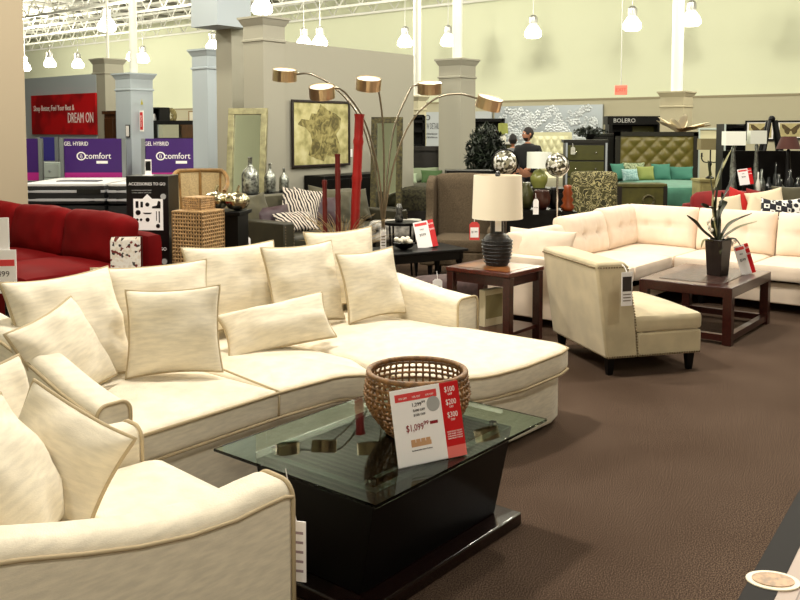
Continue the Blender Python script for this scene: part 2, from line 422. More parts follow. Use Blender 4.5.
def arm_rings(x0, x1, ys, zs, r, zb=.02):
    rings = []
    for y, z in zip(ys, zs):
        q = [(x0, y, zb), (x1, y, zb), (x1, y, z - r)]
        for a in range(15, 90, 15): q.append((x1 - r + r * math.cos(R(a)), y, z - r + r * math.sin(R(a))))
        q.append((x1 - r, y, z)); q.append((x0 + r, y, z))
        for a in range(105, 180, 15): q.append((x0 + r + r * math.cos(R(a)), y, z - r + r * math.sin(R(a))))
        q.append((x0, y, z - r)); rings.append(q)
    return rings
def arm(parent, x0, x1, ys, zs, r=.05, name='arm', zb=.02, pipe=True, m=None, mp=None):
    rg = arm_rings(x0, x1, ys, zs, r, zb)
    o = MB().loft(rg).build(name, m or linen, parent, bevel=.012, sharp=50)
    if pipe:
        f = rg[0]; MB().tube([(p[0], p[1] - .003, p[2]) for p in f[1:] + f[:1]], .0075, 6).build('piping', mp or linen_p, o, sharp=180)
        for sd in (-1, 1):
            pass
    return o
ys = [.0, .1, .25, .4, .6, .8, 1.0, 1.2]
zl = [.585, .60, .635, .68, .74, .785, .81, .82]
la = arm(sofa, -.17, -.02, ys, zl, .045)
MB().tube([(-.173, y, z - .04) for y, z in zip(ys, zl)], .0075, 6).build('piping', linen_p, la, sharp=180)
ra = arm(sofa, 2.4, 2.62, [.12, .2, .35, .5, .7, .9, 1.2], [.60, .605, .62, .645, .68, .70, .70])
MB().rbox((1.19, 1.12, .33), (2.44, .17, .60), .05, n=(24, 4, 10)).build('back_frame', linen, sofa)
PL = 'loose pillows on the cream sectional'
def spil(label, px, py, z, w, h, t, yaw, tilt, roll, seed, **k):
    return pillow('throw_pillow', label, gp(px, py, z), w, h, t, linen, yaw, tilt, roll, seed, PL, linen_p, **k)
spil('large cream pillow leaning in the corner of the left arm, farthest left on the sectional', 88, 384, .472, .58, .54, .22, 56, 24, 0, 11)
spil('small cream pillow lying against the left arm, in front of the large corner pillow', 88, 396, .472, .44, .42, .17, 68, 26, -12, 12)
spil('big cream back pillow half hidden behind the square pillow facing forward', 160, 359, .472, .60, .50, .22, 30, 18, 0, 13)
spil('square cream pillow standing at the front of the left seat, facing forward', 175, 375, .476, .45, .42, .17, 12, 17, -1, 14)
spil('cream back pillow behind the left end of the lumbar pillow', 242, 330, .472, .60, .52, .22, 36, 20, 0, 15)
spil('long cream lumbar pillow lying on the middle of the sectional seat', 285, 347, .478, .62, .27, .16, 24, 38, -7, 16)
spil('upright cream back pillow with pointed corners behind the right end of the lumbar pillow', 311, 325, .472, .52, .50, .19, 42, 17, 0, 17)
spil('cream back pillow mostly hidden behind the two rightmost pillows of the sectional', 349, 306, .472, .56, .52, .18, 40, 13, 0, 18)
spil('cream pillow at the right end of the sectional back beside the sloping right arm', 377, 318, .476, .46, .43, .17, 40, 15, -1, 19)
# ---- foreground armchair
P0 = Vector((-.32, 2.545, 0))
rz = 46 + 90
fgc = thing('armchair', 'cream linen oversized armchair in the near left corner, seen past its outer arm', 'armchair', P0, rz)
ys = [0, .03, .1, .2, .35, .5, .65, .8, .95]; zs = [.605, .612, .608, .598, .604, .626, .66, .70, .73]
fa = arm(fgc, 0, .17, ys, zs, .05)
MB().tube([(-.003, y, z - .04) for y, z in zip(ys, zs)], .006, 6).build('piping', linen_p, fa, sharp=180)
arm(fgc, .87, 1.02, [0, .1, .25, .4, .6, .8, .95], [.565, .57, .58, .6, .65, .70, .73])
MB().box(.16, .02, .02, .88, .94, .30).build('skirt_base', linen, fgc, bevel=.015)
MB().rbox((.52, .37, .375), (.69, .86, .16), .04, (0, 0, .025), n=(14, 14, 6)).build('seat_cushion', linen, fgc)
MB().rbox((.51, .87, .45), (.86, .17, .58), .06, n=(14, 6, 10)).build('back_frame', linen, fgc)
G2 = 'loose pillows on the near armchair'
def cpt(x, y, z): return tuple(P0 + Matrix.Rotation(R(rz), 3, 'Z') @ Vector((x, y, z)))
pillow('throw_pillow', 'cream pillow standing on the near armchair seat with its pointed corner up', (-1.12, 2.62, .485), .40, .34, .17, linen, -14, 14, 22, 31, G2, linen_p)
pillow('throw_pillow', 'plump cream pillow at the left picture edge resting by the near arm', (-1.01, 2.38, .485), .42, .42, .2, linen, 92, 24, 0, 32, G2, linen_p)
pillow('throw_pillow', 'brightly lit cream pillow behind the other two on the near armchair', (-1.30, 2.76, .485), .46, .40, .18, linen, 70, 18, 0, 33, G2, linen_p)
ht = thing('price_tag', 'white paper tag hanging at the front end of the near armchair arm', 'price tag', at(296.5, 521, 2.62), -14)
MB().box(-.03, -.002, -.19, .03, .002, 0).build('card', mat('tag_white', (236, 232, 234), .6), ht)
mb = MB()
for k in range(5): mb.box(-.022, -.003, -.04 - k * .03, .022, -.002, -.032 - k * .03)
mb.build('printed_lines', mat('tag_mauve', (150, 130, 140), .6), ht); MB().tube([(0, 0, 0), (-.02, .0, .08), (-.03, -.01, .165)], .0015, 4).build('string', mat('tag_white', (236, 232, 234)), ht)
# ---- glass coffee table
Tc = Vector((-.045, 3.39, 0))
gt = thing('glass_coffee_table', 'rectangular glass top coffee table on a dark wooden trough base', 'coffee table', Tc, 51)
espresso = mat('espresso_wood', (30, 14, 12), .22, var=.3, vscale=6, stretch=(1, 12, 12), coat=.4)
blackwood = mat('black_wood', (5, 4, 4), .42, spec=.22)
glass = mat('table_glass', (206, 232, 212), 0.0, trans=1, ior=1.27)
chrome = mat('chrome', (225, 225, 222), .12, 1)
MB().box(-.545, -.40, .45, .545, .40, .462).build('glass_top', glass, gt, bevel=.003)
MB().box(-.50, -.31, .0, .50, .31, .055).build('plinth', espresso, gt, bevel=.008)
mb = MB()
def frus(ht, hb, wt, wb, zt, zb): return [[(-hb, -wb, zb), (hb, -wb, zb), (hb, wb, zb), (-hb, wb, zb)], [(-ht, -wt, zt), (ht, -wt, zt), (ht, wt, zt), (-ht, wt, zt)]]
b_, t_ = frus(.43, .42, .30, .225, .43, .056)
_, it = frus(.395, .40, .262, .18, .43, .056); ib, _ = frus(.4, .39, .3, .205, .43, .13)
mb.loft([b_, t_, it, ib], caps=True)
mb.build('trough_pedestal', blackwood, gt, bevel=.003)
for sx in (-1, 1):
    for sy in (-1, 1):
        MB().lathe([(.016, .426), (.016, .450)], (sx * .38, sy * .24, 0), 16).build('glass_standoff', chrome, gt)
MB().box(-.3, -.012, .13, .3, .012, .30).build('divider', blackwood, gt)
# ---- woven basket on the glass table
rattan = mat('dark_rattan', (150, 106, 58), .55, var=.35, vscale=40, bump=.3, scale=200)
bp = gp(417, 432, .463)
bk = thing('woven_basket', 'round brown open weave rattan basket standing on the glass coffee table', 'basket', bp, 0)
def brad(z): return .108 + .095 * math.sin(min(1, z / .17) * math.pi / 2) - .012 * max(0, (z - .17) / .07)
H = .245; nv, nh = 44, 11
mb = MB()
for i in range(nv):
    a = 2 * math.pi * i / nv; pts = []
    for k in range(13):
        z = .006 + (H - .01) * k / 12; r = brad(z) + .003 * (1 if (k + i) % 2 else -1); pts.append((r * math.cos(a), r * math.sin(a), z))
    mb.tube(pts, .0047, 5)
mb.build('upright_strands', rattan, bk, sharp=180)
mb = MB()
for k in range(nh):
    z = .012 + (H - .03) * k / (nh - 1)
    mb.tube([((brad(z) + .005 * (1 if (j + k) % 2 else -1)) * math.cos(math.pi * j / nv), (brad(z) + .005 * (1 if (j // 1 + k) % 2 else -1)) * math.sin(math.pi * j / nv), z) for j in range(2 * nv)], .0058, 5, closed=True)
mb.build('woven_strands', rattan, bk, sharp=180)
MB().tube([(brad(H) * math.cos(j * math.pi / 20), brad(H) * math.sin(j * math.pi / 20), H) for j in range(40)], .011, 8, closed=True).build('rim', rattan, bk, sharp=180)
MB().lathe([(.002, .001), (.115, .001), (.115, .010), (.002, .010)], seg=32).build('bottom', rattan, bk)
# ---- price signs
white = mat('card_white', (252, 248, 246), .5); red = mat('card_red', (205, 16, 22), .45); ink = mat('ink_dark', (70, 60, 62), .6); dkred = mat('ink_red', (140, 8, 26), .6)
pink = mat('card_pink', (240, 120, 112), .5); bannerred = mat('banner_red', (222, 66, 66), .5); greyc = mat('badge_grey', (172, 172, 170), .5)
def price_sign(label, loc, yaw, tilt, roll, w, h, detail=1, group=None, pitch=0):
    s = thing('price_sign', label, 'price sign', (0, 0, 0), 0, group)
    s.matrix_world = T(*loc) @ RZ(yaw) @ RY(roll) @ RX(-tilt)
    wc = w * .72
    MB().box(-w / 2, 0, 0, -w / 2 + wc, .004, h).build('price_card', white, s)
    MB().box(-w / 2 + wc, -.001, .0, w / 2, .0045, h).build('discount_card', red, s)
    MB().box(-w / 2, -.002 + .002, -.0, w / 2, .05, .003).build('holder_foot', mat('acrylic', (235, 240, 240), .05, trans=.9), s)
    V = lambda x, z: T(x, -.002, z) @ RX(90)
    cxw = -w / 2 + wc / 2; cr = w / 2 - (w - wc) / 2
    MB().box(cxw - wc * .42, -.0015, h * .84, cxw + wc * .42, .0, h * .94).build('banner', bannerred, s)
    ln = lambda q, z, x, zz, m, sx=1.0, nm='lettering': MB().text(q, z, V(x, zz), .0008, sx=sx).build(nm, m, s)
    if detail:
        for k in range(3): ln('10% OFF', h * .035, cxw + (k - 1) * wc * .27, h * .88, white)
        ln('1,299\u2079\u2079', h * .07, cxw + wc * .03, h * .775, ink); ln('$100 OFF', h * .045, cxw + wc * .03, h * .70, ink); ln('$100 OFF', h * .045, cxw + wc * .03, h * .64, ink)
        ln('Sectional with chaise 2 pieces', h * .026, cxw, h * .19, ink)
        ln('$1,099\u2079\u2079', h * .125, cxw - wc * .04, h * .48, dkred, .78, 'price_lettering')
        MB().box(cxw + wc * .22, -.0015, h * .49, cxw + wc * .38, 0, h * .53).build('price_flash', dkred, s)
        MB().lathe([(.0001, 0), (h * .1, 0), (h * .1, .0015)], seg=24, M=T(cxw + wc * .33, -.0005, h * .75) @ RX(90)).build('badge', greyc, s)
        mb = MB(); px = cxw
        mb.box(px - wc * .2, -.0015, h * .235, px + wc * .2, 0, h * .29)
        for k in range(4): mb.box(px - wc * .2 + k * wc * .1, -.0015, h * .285, px - wc * .2 + k * wc * .1 + wc * .085, 0, h * .33)
        mb.build('sofa_picture', mat('pic_tan', (206, 160, 118), .6), s)
        for k, q in enumerate(('$100', '$200', '$300')):
            ln(q, h * .105, cr, h * (.90 - k * .17), white, .78); ln('OFF', h * .04, cr, h * (.835 - k * .17), white)
        for k in range(4): ln('SAVE MORE TODAY', h * .026, cr, h * (.34 - k * .03), white)
        MB().box(w / 2 - (w - wc), -.0018, 0, w / 2, -.0005, h * .15).build('footer_band', pink, s)
    else:
        ln('$599', h * .12, cxw, h * .5, ink); ln('SALE', h * .07, cxw, h * .7, ink); ln('$100', h * .09, cr, h * .85, white); ln('$200', h * .09, cr, h * .65, white)
    return s
sp = gp(399, 468.5, .464); sq = gp(467, 455, .464)
yaw = math.degrees(math.atan2(sq.y - sp.y, sq.x - sp.x))
mid = (sp + sq) / 2
price_sign('red and white price sign reading $1,099 leaning on the basket on the glass table', mid, yaw, 14, -1, (sq - sp).length, .268)
# ================================================================== right middle ground
wood = mat('cherry_wood', (92, 32, 18), .28, var=.35, vscale=5, stretch=(1, 14, 14), coat=.3)
dwood = mat('dark_cherry', (62, 20, 14), .3, var=.3, vscale=6, stretch=(1, 12, 12), coat=.3)
burl = mat('tan_inlay', (158, 98, 52), .3, var=.35, vscale=9, coat=.3)
slate = mat('slate_inlay', (70, 44, 36), .35, var=.5, vscale=26, bump=.2, scale=40)
suede = mat('tan_suede', (214, 198, 164), .9, var=.09, vscale=5, bump=.1, scale=200, sheen=.3, spec=.15)
cream = mat('cream_upholstery', (240, 221, 200), .9, var=.04, vscale=6, bump=.12, scale=180, sheen=.2, spec=.15)
seam = mat('seam_shadow', (150, 124, 98), .95)
nail = mat('nailhead', (150, 132, 104), .3, 1)
# ---- end table with the ceramic lamp
a = gp(448, 266, .6); b = gp(510.5, 274, .6); c = gp(542, 266, .6); ctr = (a + c) / 2; ctr.z = 0
et = thing('end_table', 'square cherry wood end table with tan inlaid top carrying the dark ceramic lamp', 'end table', ctr, 51)
hx, hy = .25, .29
MB().box(-hx, -hy, .565, hx, hy, .60).build('table_top', wood, et, bevel=.006)
MB().box(-hx + .06, -hy + .06, .599, hx - .06, hy - .06, .602).build('top_inlay', burl, et)
MB().box(-hx + .03, -hy + .03, .49, hx - .03, hy - .03, .565).build('apron', dwood, et)
for sx in (-1, 1):
    for sy in (-1, 1): MB().box(sx * (hx - .035) - .03, sy * (hy - .035) - .03, 0, sx * (hx - .035) + .03, sy * (hy - .035) + .03, .565).build('leg', dwood, et, bevel=.004)
MB().box(-hx + .03, -hy + .03, .12, hx - .03, hy - .03, .145).build('lower_shelf', dwood, et)
lp = gp(497, 265, .602)
tl = thing('table_lamp', 'lamp with dark ribbed ceramic base and wide cream drum shade on the end table', 'lamp', lp, 0)
cer = mat('dark_ceramic', (40, 38, 40), .35, bump=.5, scale=30, stretch=(1, 1, 9))
MB().lathe([(.02, 0), (.085, 0), (.09, .012), (.105, .08), (.118, .16), (.112, .20), (.085, .235), (.055, .25), (.052, .33), (.05, .40), (.02, .405)], seg=32).build('ceramic_base', cer, tl)
mb = MB()
for k in range(7): z = .03 + k * .027; mb.tube([((.093 + .026 * math.sin(min(1, z / .16) * 1.57)) * math.cos(j * math.pi / 16), (.093 + .026 * math.sin(min(1, z / .16) * 1.57)) * math.sin(j * math.pi / 16), z) for j in range(32)], .005, 5, closed=True)
mb.build('ribs', cer, tl, sharp=180)
shadem = mat('lamp_shade_cream', (250, 238, 216), .9, spec=.1)
ls = MB().loft([[(r * math.cos(j * math.pi / 24), r * math.sin(j * math.pi / 24), z) for j in range(48)] for r, z in ((.196, .365), (.185, .70), (.178, .70), (.189, .365))] , caps=False).build('lamp_shade', shadem, tl)
MB().lathe([(.02, .40), (.012, .40), (.012, .69), (.022, .70), (.012, .73), (.001, .735)], seg=12).build('harp_stem', cer, tl)
MB().box(-.024, -.067, .27, .024, -.063, .395).build('paper_tag', white, tl)
# small box and books under the end table
bx = thing('fabric_sample_book', 'cream sample book standing on the lower shelf of the end table', 'sample book', (ctr.x - .03, ctr.y - .02, .146), 40)
MB().box(-.10, -.03, 0, .10, .03, .28).build('cover', mat('book_cream', (220, 208, 176), .7), bx)
MB().box(-.09, -.032, .06, .09, -.03, .24).build('cover_panel', mat('book_olive', (150, 140, 100), .7), bx)
# ---- nailhead slipper chair, faces the coffee table
p1 = gp(607, 360, .12); p1.z = 0; p2 = gp(552.5, 332, .12); p2.z = 0
dv = (p2 - p1); cw = dv.length; ang = math.degrees(math.atan2(dv.y, dv.x))        # local x runs along the back (near end -> far end)
sc_ = thing('slipper_chair', 'tan suede armless chair with nailhead trim, seen from its back corner', 'chair', p1, ang)
# local: x 0..cw along back, front is local -Y ; back outer face at y=0, seat towards -y
W_ = cw
zt = .775
prof = [(0, -.0), (W_, .0)]
mb = MB()
def backring(z, lean, th): return [(0, lean, z), (W_, lean, z), (W_, lean - th, z), (0, lean - th, z)]
mb.loft([backring(.12, 0, .24), backring(.42, .045, .255), backring(zt - .03, .09, .24), backring(zt, .09, .21)])
mb.build('backrest', suede, sc_, bevel=.018)
MB().box(.004, -.72, .12, W_ - .004, -.23, .285).build('seat_frame', suede, sc_, bevel=.015)
MB().rbox((W_ / 2, -.465, .345), (W_ + .0, .53, .125), .035, (0, 0, .03), n=(14, 12, 5)).build('seat_cushion', suede, sc_)
def nails(path, r=.0065, step=.0185):
    mb = MB(); P = [Vector(p) for p in path]
    for a, b in zip(P, P[1:]):
        n = max(1, int((b - a).length / step))
        for i in range(n): mb.sphere(a + (b - a) * (i / n), r, 6, 4)
    return mb
nails([(-.003, -.23, .13), (-.003, -.20, .42), (-.003, -.14, zt - .035), (-.003, .075, zt - .035), (.02, .094, zt - .035), (W_, .094, zt - .035)]).build('nailhead_trim', nail, sc_, sharp=180)
nails([(-.003, .0, .135), (-.003, -.72, .135)]).build('nailhead_trim', nail, sc_, sharp=180)
for x in (.06, W_ - .06):
    for y in (-.66, -.05): MB().taper((x, y, 0), (.035, .035), (x, y, .125), (.055, .055)).build('leg', blackwood, sc_)
tg = thing('price_tag', 'white hang tag with a dark picture on the tan nailhead chair', 'price tag', (0, 0, 0))
tp = gp(624, 262, .74); tg.location = at(627, 272, p1.y - .16); tg.rotation_euler = (0, 0, R(18))
MB().box(-.04, -.003, -.22, .04, .0, 0).build('card', white, tg)
MB().box(-.033, -.005, -.125, .033, -.003, -.03).build('picture_panel', mat('tag_dark', (56, 48, 44), .5), tg)
mb = MB()
for k in range(3): mb.box(-.028, -.005, -.15 - k * .02, .028, -.003, -.142 - k * .02)
mb.build('printed_lines', mat('tag_grey', (150, 140, 130), .6), tg)
MB().tube([(0, 0, 0), (.0, .03, .03), (0, .06, .04)], .003, 5).build('string', white, tg)
# ---- cream tufted sectional
Wo = Vector((1.45, 7.03, 0))
ws = thing('tufted_sectional', 'pale cream L-shaped sectional with tufted back cushions around the dark coffee table', 'sofa', Wo, 51)
def tuft_cushion(w, h, d, nx, nz, n=None, bul=.05):
    """back cushion, faces -Y, bottom at z=0; square tufting"""
    mb = MB(); rx = 24; rz_ = 14
    def f(i, j, side):
        u = i * 2 - 1; v = j * 2 - 1
        e = max(0, (1 - u ** 6) * (1 - v ** 6)); th = d / 2 * e ** .35
        if side < 0:
            q = 1
            for k in range(1, nx):
                for l in range(1, nz):
                    q -= .8 * math.exp(-(((i - k / nx) * w) ** 2 + ((j - l / nz) * h) ** 2) / .0012)
            g = min([abs(i - k / nx) * w for k in range(1, nx)] + [1]); g2 = min([abs(j - l / nz) * h for l in range(1, nz)] + [1])
            q -= .28 * math.exp(-(g / .018) ** 2) + .28 * math.exp(-(g2 / .018) ** 2)
            th = th + bul * e * (q - .4)
        return ((i - .5) * w, side * th, j * h)
    ei = lambda t: .5 - .5 * math.cos(math.pi * t)
    for side in (-1, 1): mb.grid(lambda i, j: f(.5 * i + .5 * ei(i), .5 * j + .5 * ei(j), side), 30, 18)
    return mb
def put(o, x, y, z, rz=0, rx=0): o.matrix_local = T(x, y, z) @ RZ(rz) @ RX(rx); return o
MB().slab([(0, 0), (1.85, 0), (1.85, -2.05), (2.8, -2.05), (2.8, .95), (0, .95)], .09, .29, .015, step=.1).build('base_frame', cream, ws)
SCX = [(.11, .98), (.99, 1.84)]
for x0, x1 in SCX: MB().rbox(((x0 + x1) / 2, .33, .365), (x1 - x0, .74, .15), .035, (0, 0, .02), n=(12, 10, 5)).build('seat_cushion', cream, ws)
MB().rbox((2.2, .33, .365), (.70, .74, .15), .035, (0, 0, .02), n=(10, 10, 5)).build('corner_seat_cushion', cream, ws)
for y0, y1 in ((-.76, -.04), (-1.5, -.77), (-2.05, -1.51)): MB().rbox((2.2, (y0 + y1) / 2, .365), (.74, y1 - y0, .15), .035, (0, 0, .02), n=(10, 12, 5)).build('seat_cushion', cream, ws)
MB().rbox((1.4, .86, .41), (2.8, .18, .62), .05, n=(20, 4, 8)).build('back_frame', cream, ws)
MB().rbox((2.71, -.55, .43), (.18, 3.0, .66), .05, n=(4, 20, 8)).build('back_frame', cream, ws)
for x0, x1, hh in ((.11, .98, .35), (.99, 1.84, .42)): put(tuft_cushion(x1 - x0, hh, .2, 3, 2).build('back_cushion', cream, ws, sharp=180), (x0 + x1) / 2, .68, .42, 0, -12)
put(tuft_cushion(.76, .44, .2, 3, 2).build('back_cushion', cream, ws, sharp=180), 2.2, .68, .42, 0, -12)
for y0, y1 in ((-.0, .76), (-.78, -.01), (-1.56, -.79)): put(tuft_cushion(y1 - y0, .44, .2, 3, 2).build('back_cushion', cream, ws, sharp=180), 2.52, (y0 + y1) / 2, .42, -90, -12)
MB().rbox((.05, .47, .33), (.12, .96, .52), .04, n=(4, 12, 8)).build('arm', cream, ws)
for x, y in ((.06, .06), (.06, .89), (1.9, -1.98), (2.74, -1.98), (2.74, .89), (1.9, -.3)): MB().taper((x, y, 0), (.04, .04), (x, y, .1), (.06, .06)).build('leg', blackwood, ws)
pillow('throw_pillow', 'cream pillow lying over the near arm of the pale tufted sectional', tuple(Wo + Matrix.Rotation(R(51), 3, 'Z') @ Vector((.17, .50, .455))), .62, .36, .18, cream, 325, 20, 0, 41, None, None)
# ---- dark coffee table with planter
a = gp(645.5, 278, .45); b = gp(728.7, 291, .45); c = gp(762.5, 270, .45)
cc = Vector((2.55, 7.25, 0))
ct = thing('coffee_table', 'dark cherry coffee table with inset panel top holding the planter', 'coffee table', cc, 52)
hx, hy = .52, .37
MB().box(-hx, -hy, .37, hx, hy, .45).build('table_top', dwood, ct, bevel=.006)
MB().box(-hx + .12, -hy + .12, .4495, hx - .12, hy - .12, .4525).build('inset_panel', slate, ct)
for sx in (-1, 1):
    for sy in (-1, 1): MB().box(sx * (hx - .035) - .035, sy * (hy - .035) - .035, .0, sx * (hx - .035) + .035, sy * (hy - .035) + .035, .38).build('leg', dwood, ct, bevel=.004)
for sy in (-1, 1): MB().box(-hx + .07, sy * (hy - .035) - .025, .03, hx - .07, sy * (hy - .035) + .025, .08).build('rail', dwood, ct)
for sx in (-1, 1): MB().box(sx * (hx - .035) - .025, -hy + .07, .03, sx * (hx - .035) + .025, hy - .07, .08).build('rail', dwood, ct)
pl = gp(717.5, 275, .4525)
po = thing('potted_plant', 'leafy strap plant with white buds in a tall dark square planter on the coffee table', 'plant', pl, 40)
mb = MB(); mb.loft([[(-q, -q, z), (q, -q, z), (q, q, z), (-q, q, z)] for q, z in ((.062, 0), (.078, .30), (.07, .30), (.066, .27))]); mb.build('planter', mat('planter_brown', (30, 20, 18), .3), po, bevel=.004)
leafm = mat('leaf_green', (64, 68, 34), .45, var=.5, vscale=14, col2=(28, 32, 20)); leafd = mat('leaf_dark', (30, 34, 22), .45); leafp = mat('leaf_pale', (150, 146, 96), .5, var=.3, vscale=12)
def leaf(P, wd, m, parent, name='leaf', th=.003):
    pts = catmull(P, 6); n = len(pts); L, Rr = [], []; mb = MB(); rings = []; wd = wd * 1.45
    for i, p in enumerate(pts):
        t = (pts[min(i + 1, n - 1)] - pts[max(0, i - 1)]).normalized(); sd = t.cross(Vector((0, 0, 1)))
        if sd.length < .2: sd = t.cross(Vector((.6, -.8, 0)))
        sd.normalize(); w = wd * math.sin(math.pi * min(1, .12 + .88 * i / (n - 1))) ** .7 + .001; nn = sd.cross(t)
        rings.append([p - sd * w, p - nn * w * .35 - nn * th, p + sd * w, p - nn * w * .35 + nn * th])
    return mb.loft(rings).build(name, m, parent, sharp=60)
iv = RZ(-40)
def lw(px, py, dY=0): return iv @ (at(px, py, pl.y + dY) - pl)
b0 = iv @ Vector((0, 0, .28))
for pts, wd, m in (([b0, lw(706, 232), lw(696, 222), lw(687, 215, -.05)], .028, leafm), ([b0, lw(727, 226), lw(738, 218), lw(752, 213, -.05)], .024, leafm), ([b0, lw(728, 233), lw(740, 226), lw(757, 221, .05)], .018, leafp),
                   ([b0, lw(715, 210), lw(706, 206), lw(703, 203, -.05)], .03, leafd), ([b0, lw(716, 208), lw(719, 182), lw(724, 158)], .022, leafm), ([b0, lw(713, 205), lw(718, 178), lw(731, 150, .05)], .016, leafp), ([b0, lw(714, 200), lw(711, 178), lw(708, 160, .05)], .012, leafm),
                   ([b0, lw(724, 240, -.06), lw(735, 238, -.08), lw(741, 246, -.1)], .018, leafd), ([b0, lw(711, 240, -.06), lw(704, 240, -.08), lw(701, 248, -.1)], .010, leafp), ([b0, lw(720, 206, .05), lw(727, 190, .05), lw(736, 172, .1)], .012, leafd),
                   ([b0, lw(719, 240, -.06), lw(721, 246, -.09), lw(720, 254, -.1)], .014, leafm), ([b0, lw(716, 220, .06), lw(723, 204, .08), lw(722, 192, .1)], .03, leafm)):
    leaf(pts, wd, m, po)
budm = mat('bud_white', (232, 226, 208), .6)
for px, py in ((708, 222), (712, 230), (714, 219), (709, 227), (728, 238), (732, 243), (735, 240)):
    st = MB().tube(catmull([b0, lw(px, py + 3), lw(px, py)], 4), .003, 5).build('flower_stem', leafm, po); MB().sphere(lw(px, py), .014, 8, 6, sc=(1, 1, 1.2)).build('bud', budm, st, sharp=180)
s1 = gp(743.5, 275, .454); s2 = gp(754.5, 273, .454)
price_sign('narrow white and red price sign beside the planter on the dark coffee table', (s1 + s2) / 2, 22, 14, -10, .15, .25, 0)
# ---- wing chair
wcm = mat('taupe_tweed', (106, 92, 74), .95, var=.25, vscale=120, bump=.3, scale=250, spec=.1)
wp0 = at(462, 130, 9.8); wp0.z = 0
wc = thing('wing_chair', 'taupe tweed wing chair standing behind the lamp with the cream shade', 'chair', wp0, -12)
MB().box(-.36, -.38, .18, .36, .38, .33).build('seat_frame', wcm, wc, bevel=.02)
MB().rbox((0, -.08, .40), (.56, .62, .15), .04, (0, 0, .02), n=(10, 10, 5)).build('seat_cushion', wcm, wc)
mb = MB(); mb.rbox((0, .33, .70), (.70, .15, .88), .05, (0, .02, .02), n=(12, 4, 14)); mb.build('backrest', wcm, wc)
for sx in (-1, 1):
    mb = MB(); q = [(.36, .18), (.36, .62), (.10, .66), (.10, .84), (.17, 1.1), (.24, 1.17), (.30, 1.17), (-.36, .60), (-.36, .18)]
    poly = [(-.36, .18), (.36, .18), (.36, 1.12), (.2, 1.13), (.08, 1.08), (.03, .98), (.06, .78), (.02, .66), (-.1, .61), (-.33, .60), (-.38, .56)]
    M = Matrix(((0, 0, 1, sx * .37), (1, 0, 0, 0), (0, 1, 0, 0), (0, 0, 0, 1)))
    mb.prism(poly, -.045, .045, M); mb.build('wing_arm', wcm, wc, bevel=.02)
for x in (-.3, .3):
    for y in (-.32, .32): MB().taper((x, y, 0), (.035, .035), (x, y, .19), (.05, .05)).build('leg', blackwood, wc)
def hang_tag(label, px, py, Y, w, h, rz=0, body=None, m2=None):
    t = thing('price_tag', label, 'price tag', at(px, py, Y), rz)
    w2 = w / 2; ht = h
    MB().prism([(-w2, -ht), (w2, -ht), (w2, -ht * .14), (w2 * .5, 0), (-w2 * .5, 0), (-w2, -ht * .14)], -.002, .002, RX(90)).build('card', body or red, t)
    if m2: MB().box(-w2 * .82, -.004, -ht * .86, w2 * .82, -.002, -ht * .3).build('label_panel', m2, t)
    mb = MB().text('$199', w * .3, T(0, -.005, -ht * .55) @ RX(90), .0006); mb.build('lettering', ink, t)
    MB().tube([(0, 0, -.01), (0, .012, .03), (0, .03, .06)], .002, 4).build('string', white, t)
    return t
hang_tag('red hang tag with a white panel hanging on the right arm of the wing chair', 474.5, 222, 9.2, .105, .19, 0, mat('tag_red', (214, 66, 62), .5), white)
# ---- black turned-leg coffee table
bt = thing('black_coffee_table', 'black coffee table with turned legs in front of the taupe wing chair', 'coffee table', (.16, 8.9, 0), 30)
MB().box(-.46, -.28, .42, .46, .28, .45).build('table_top', blackwood, bt, bevel=.008)
MB().box(-.42, -.24, .34, .42, .24, .42).build('apron', blackwood, bt)
for sx in (-1, 1):
    for sy in (-1, 1): MB().lathe([(.012, 0), (.03, .03), (.02, .06), (.032, .12), (.024, .2), (.035, .27), (.02, .29), (.035, .31), (.035, .42)], (sx * .39, sy * .21, 0), 14).build('leg', blackwood, bt)
price_sign('white and pink tilted price sign on the black turned-leg coffee table', (.29, 8.93, .452), 8, 16, -10, .21, .28, 0)
fb = thing('flower_bowl', 'black bowl of white blossoms on the black coffee table', 'bowl', (.04, 8.8, .4505), 0)
MB().lathe([(.03, 0), (.09, .03), (.11, .07), (.1, .07), (.02, .02)], seg=16).build('bowl', blackwood, fb)
for k in range(9):
    a = k * .7; r = .02 + .06 * (k % 3) / 2; MB().sphere((r * math.cos(a), r * math.sin(a), .085 + .02 * (k % 2)), .026, 8, 6).build('blossom', budm, fb, sharp=180)
# purple-brown tufted ottoman half seen beside the end table
ot = thing('ottoman', 'mauve brown upholstered ottoman half hidden at the left of the cherry end table', 'ottoman', (.38, 7.5, 0), 20)
omv = mat('mauve_brown', (84, 64, 62), .85, var=.2, vscale=20)
MB().rbox((0, 0, .25), (.5, .4, .26), .05, (0, 0, .02), n=(8, 8, 5)).build('body', omv, ot)
for x in (-.2, .2):
    for y in (-.15, .15): MB().taper((x, y, 0), (.03, .03), (x, y, .13), (.045, .045)).build('leg', blackwood, ot)
hang_tag('white paper tag hanging on the mauve brown ottoman', 437.5, 279, 7.2, .08, .12, 10, white, None)
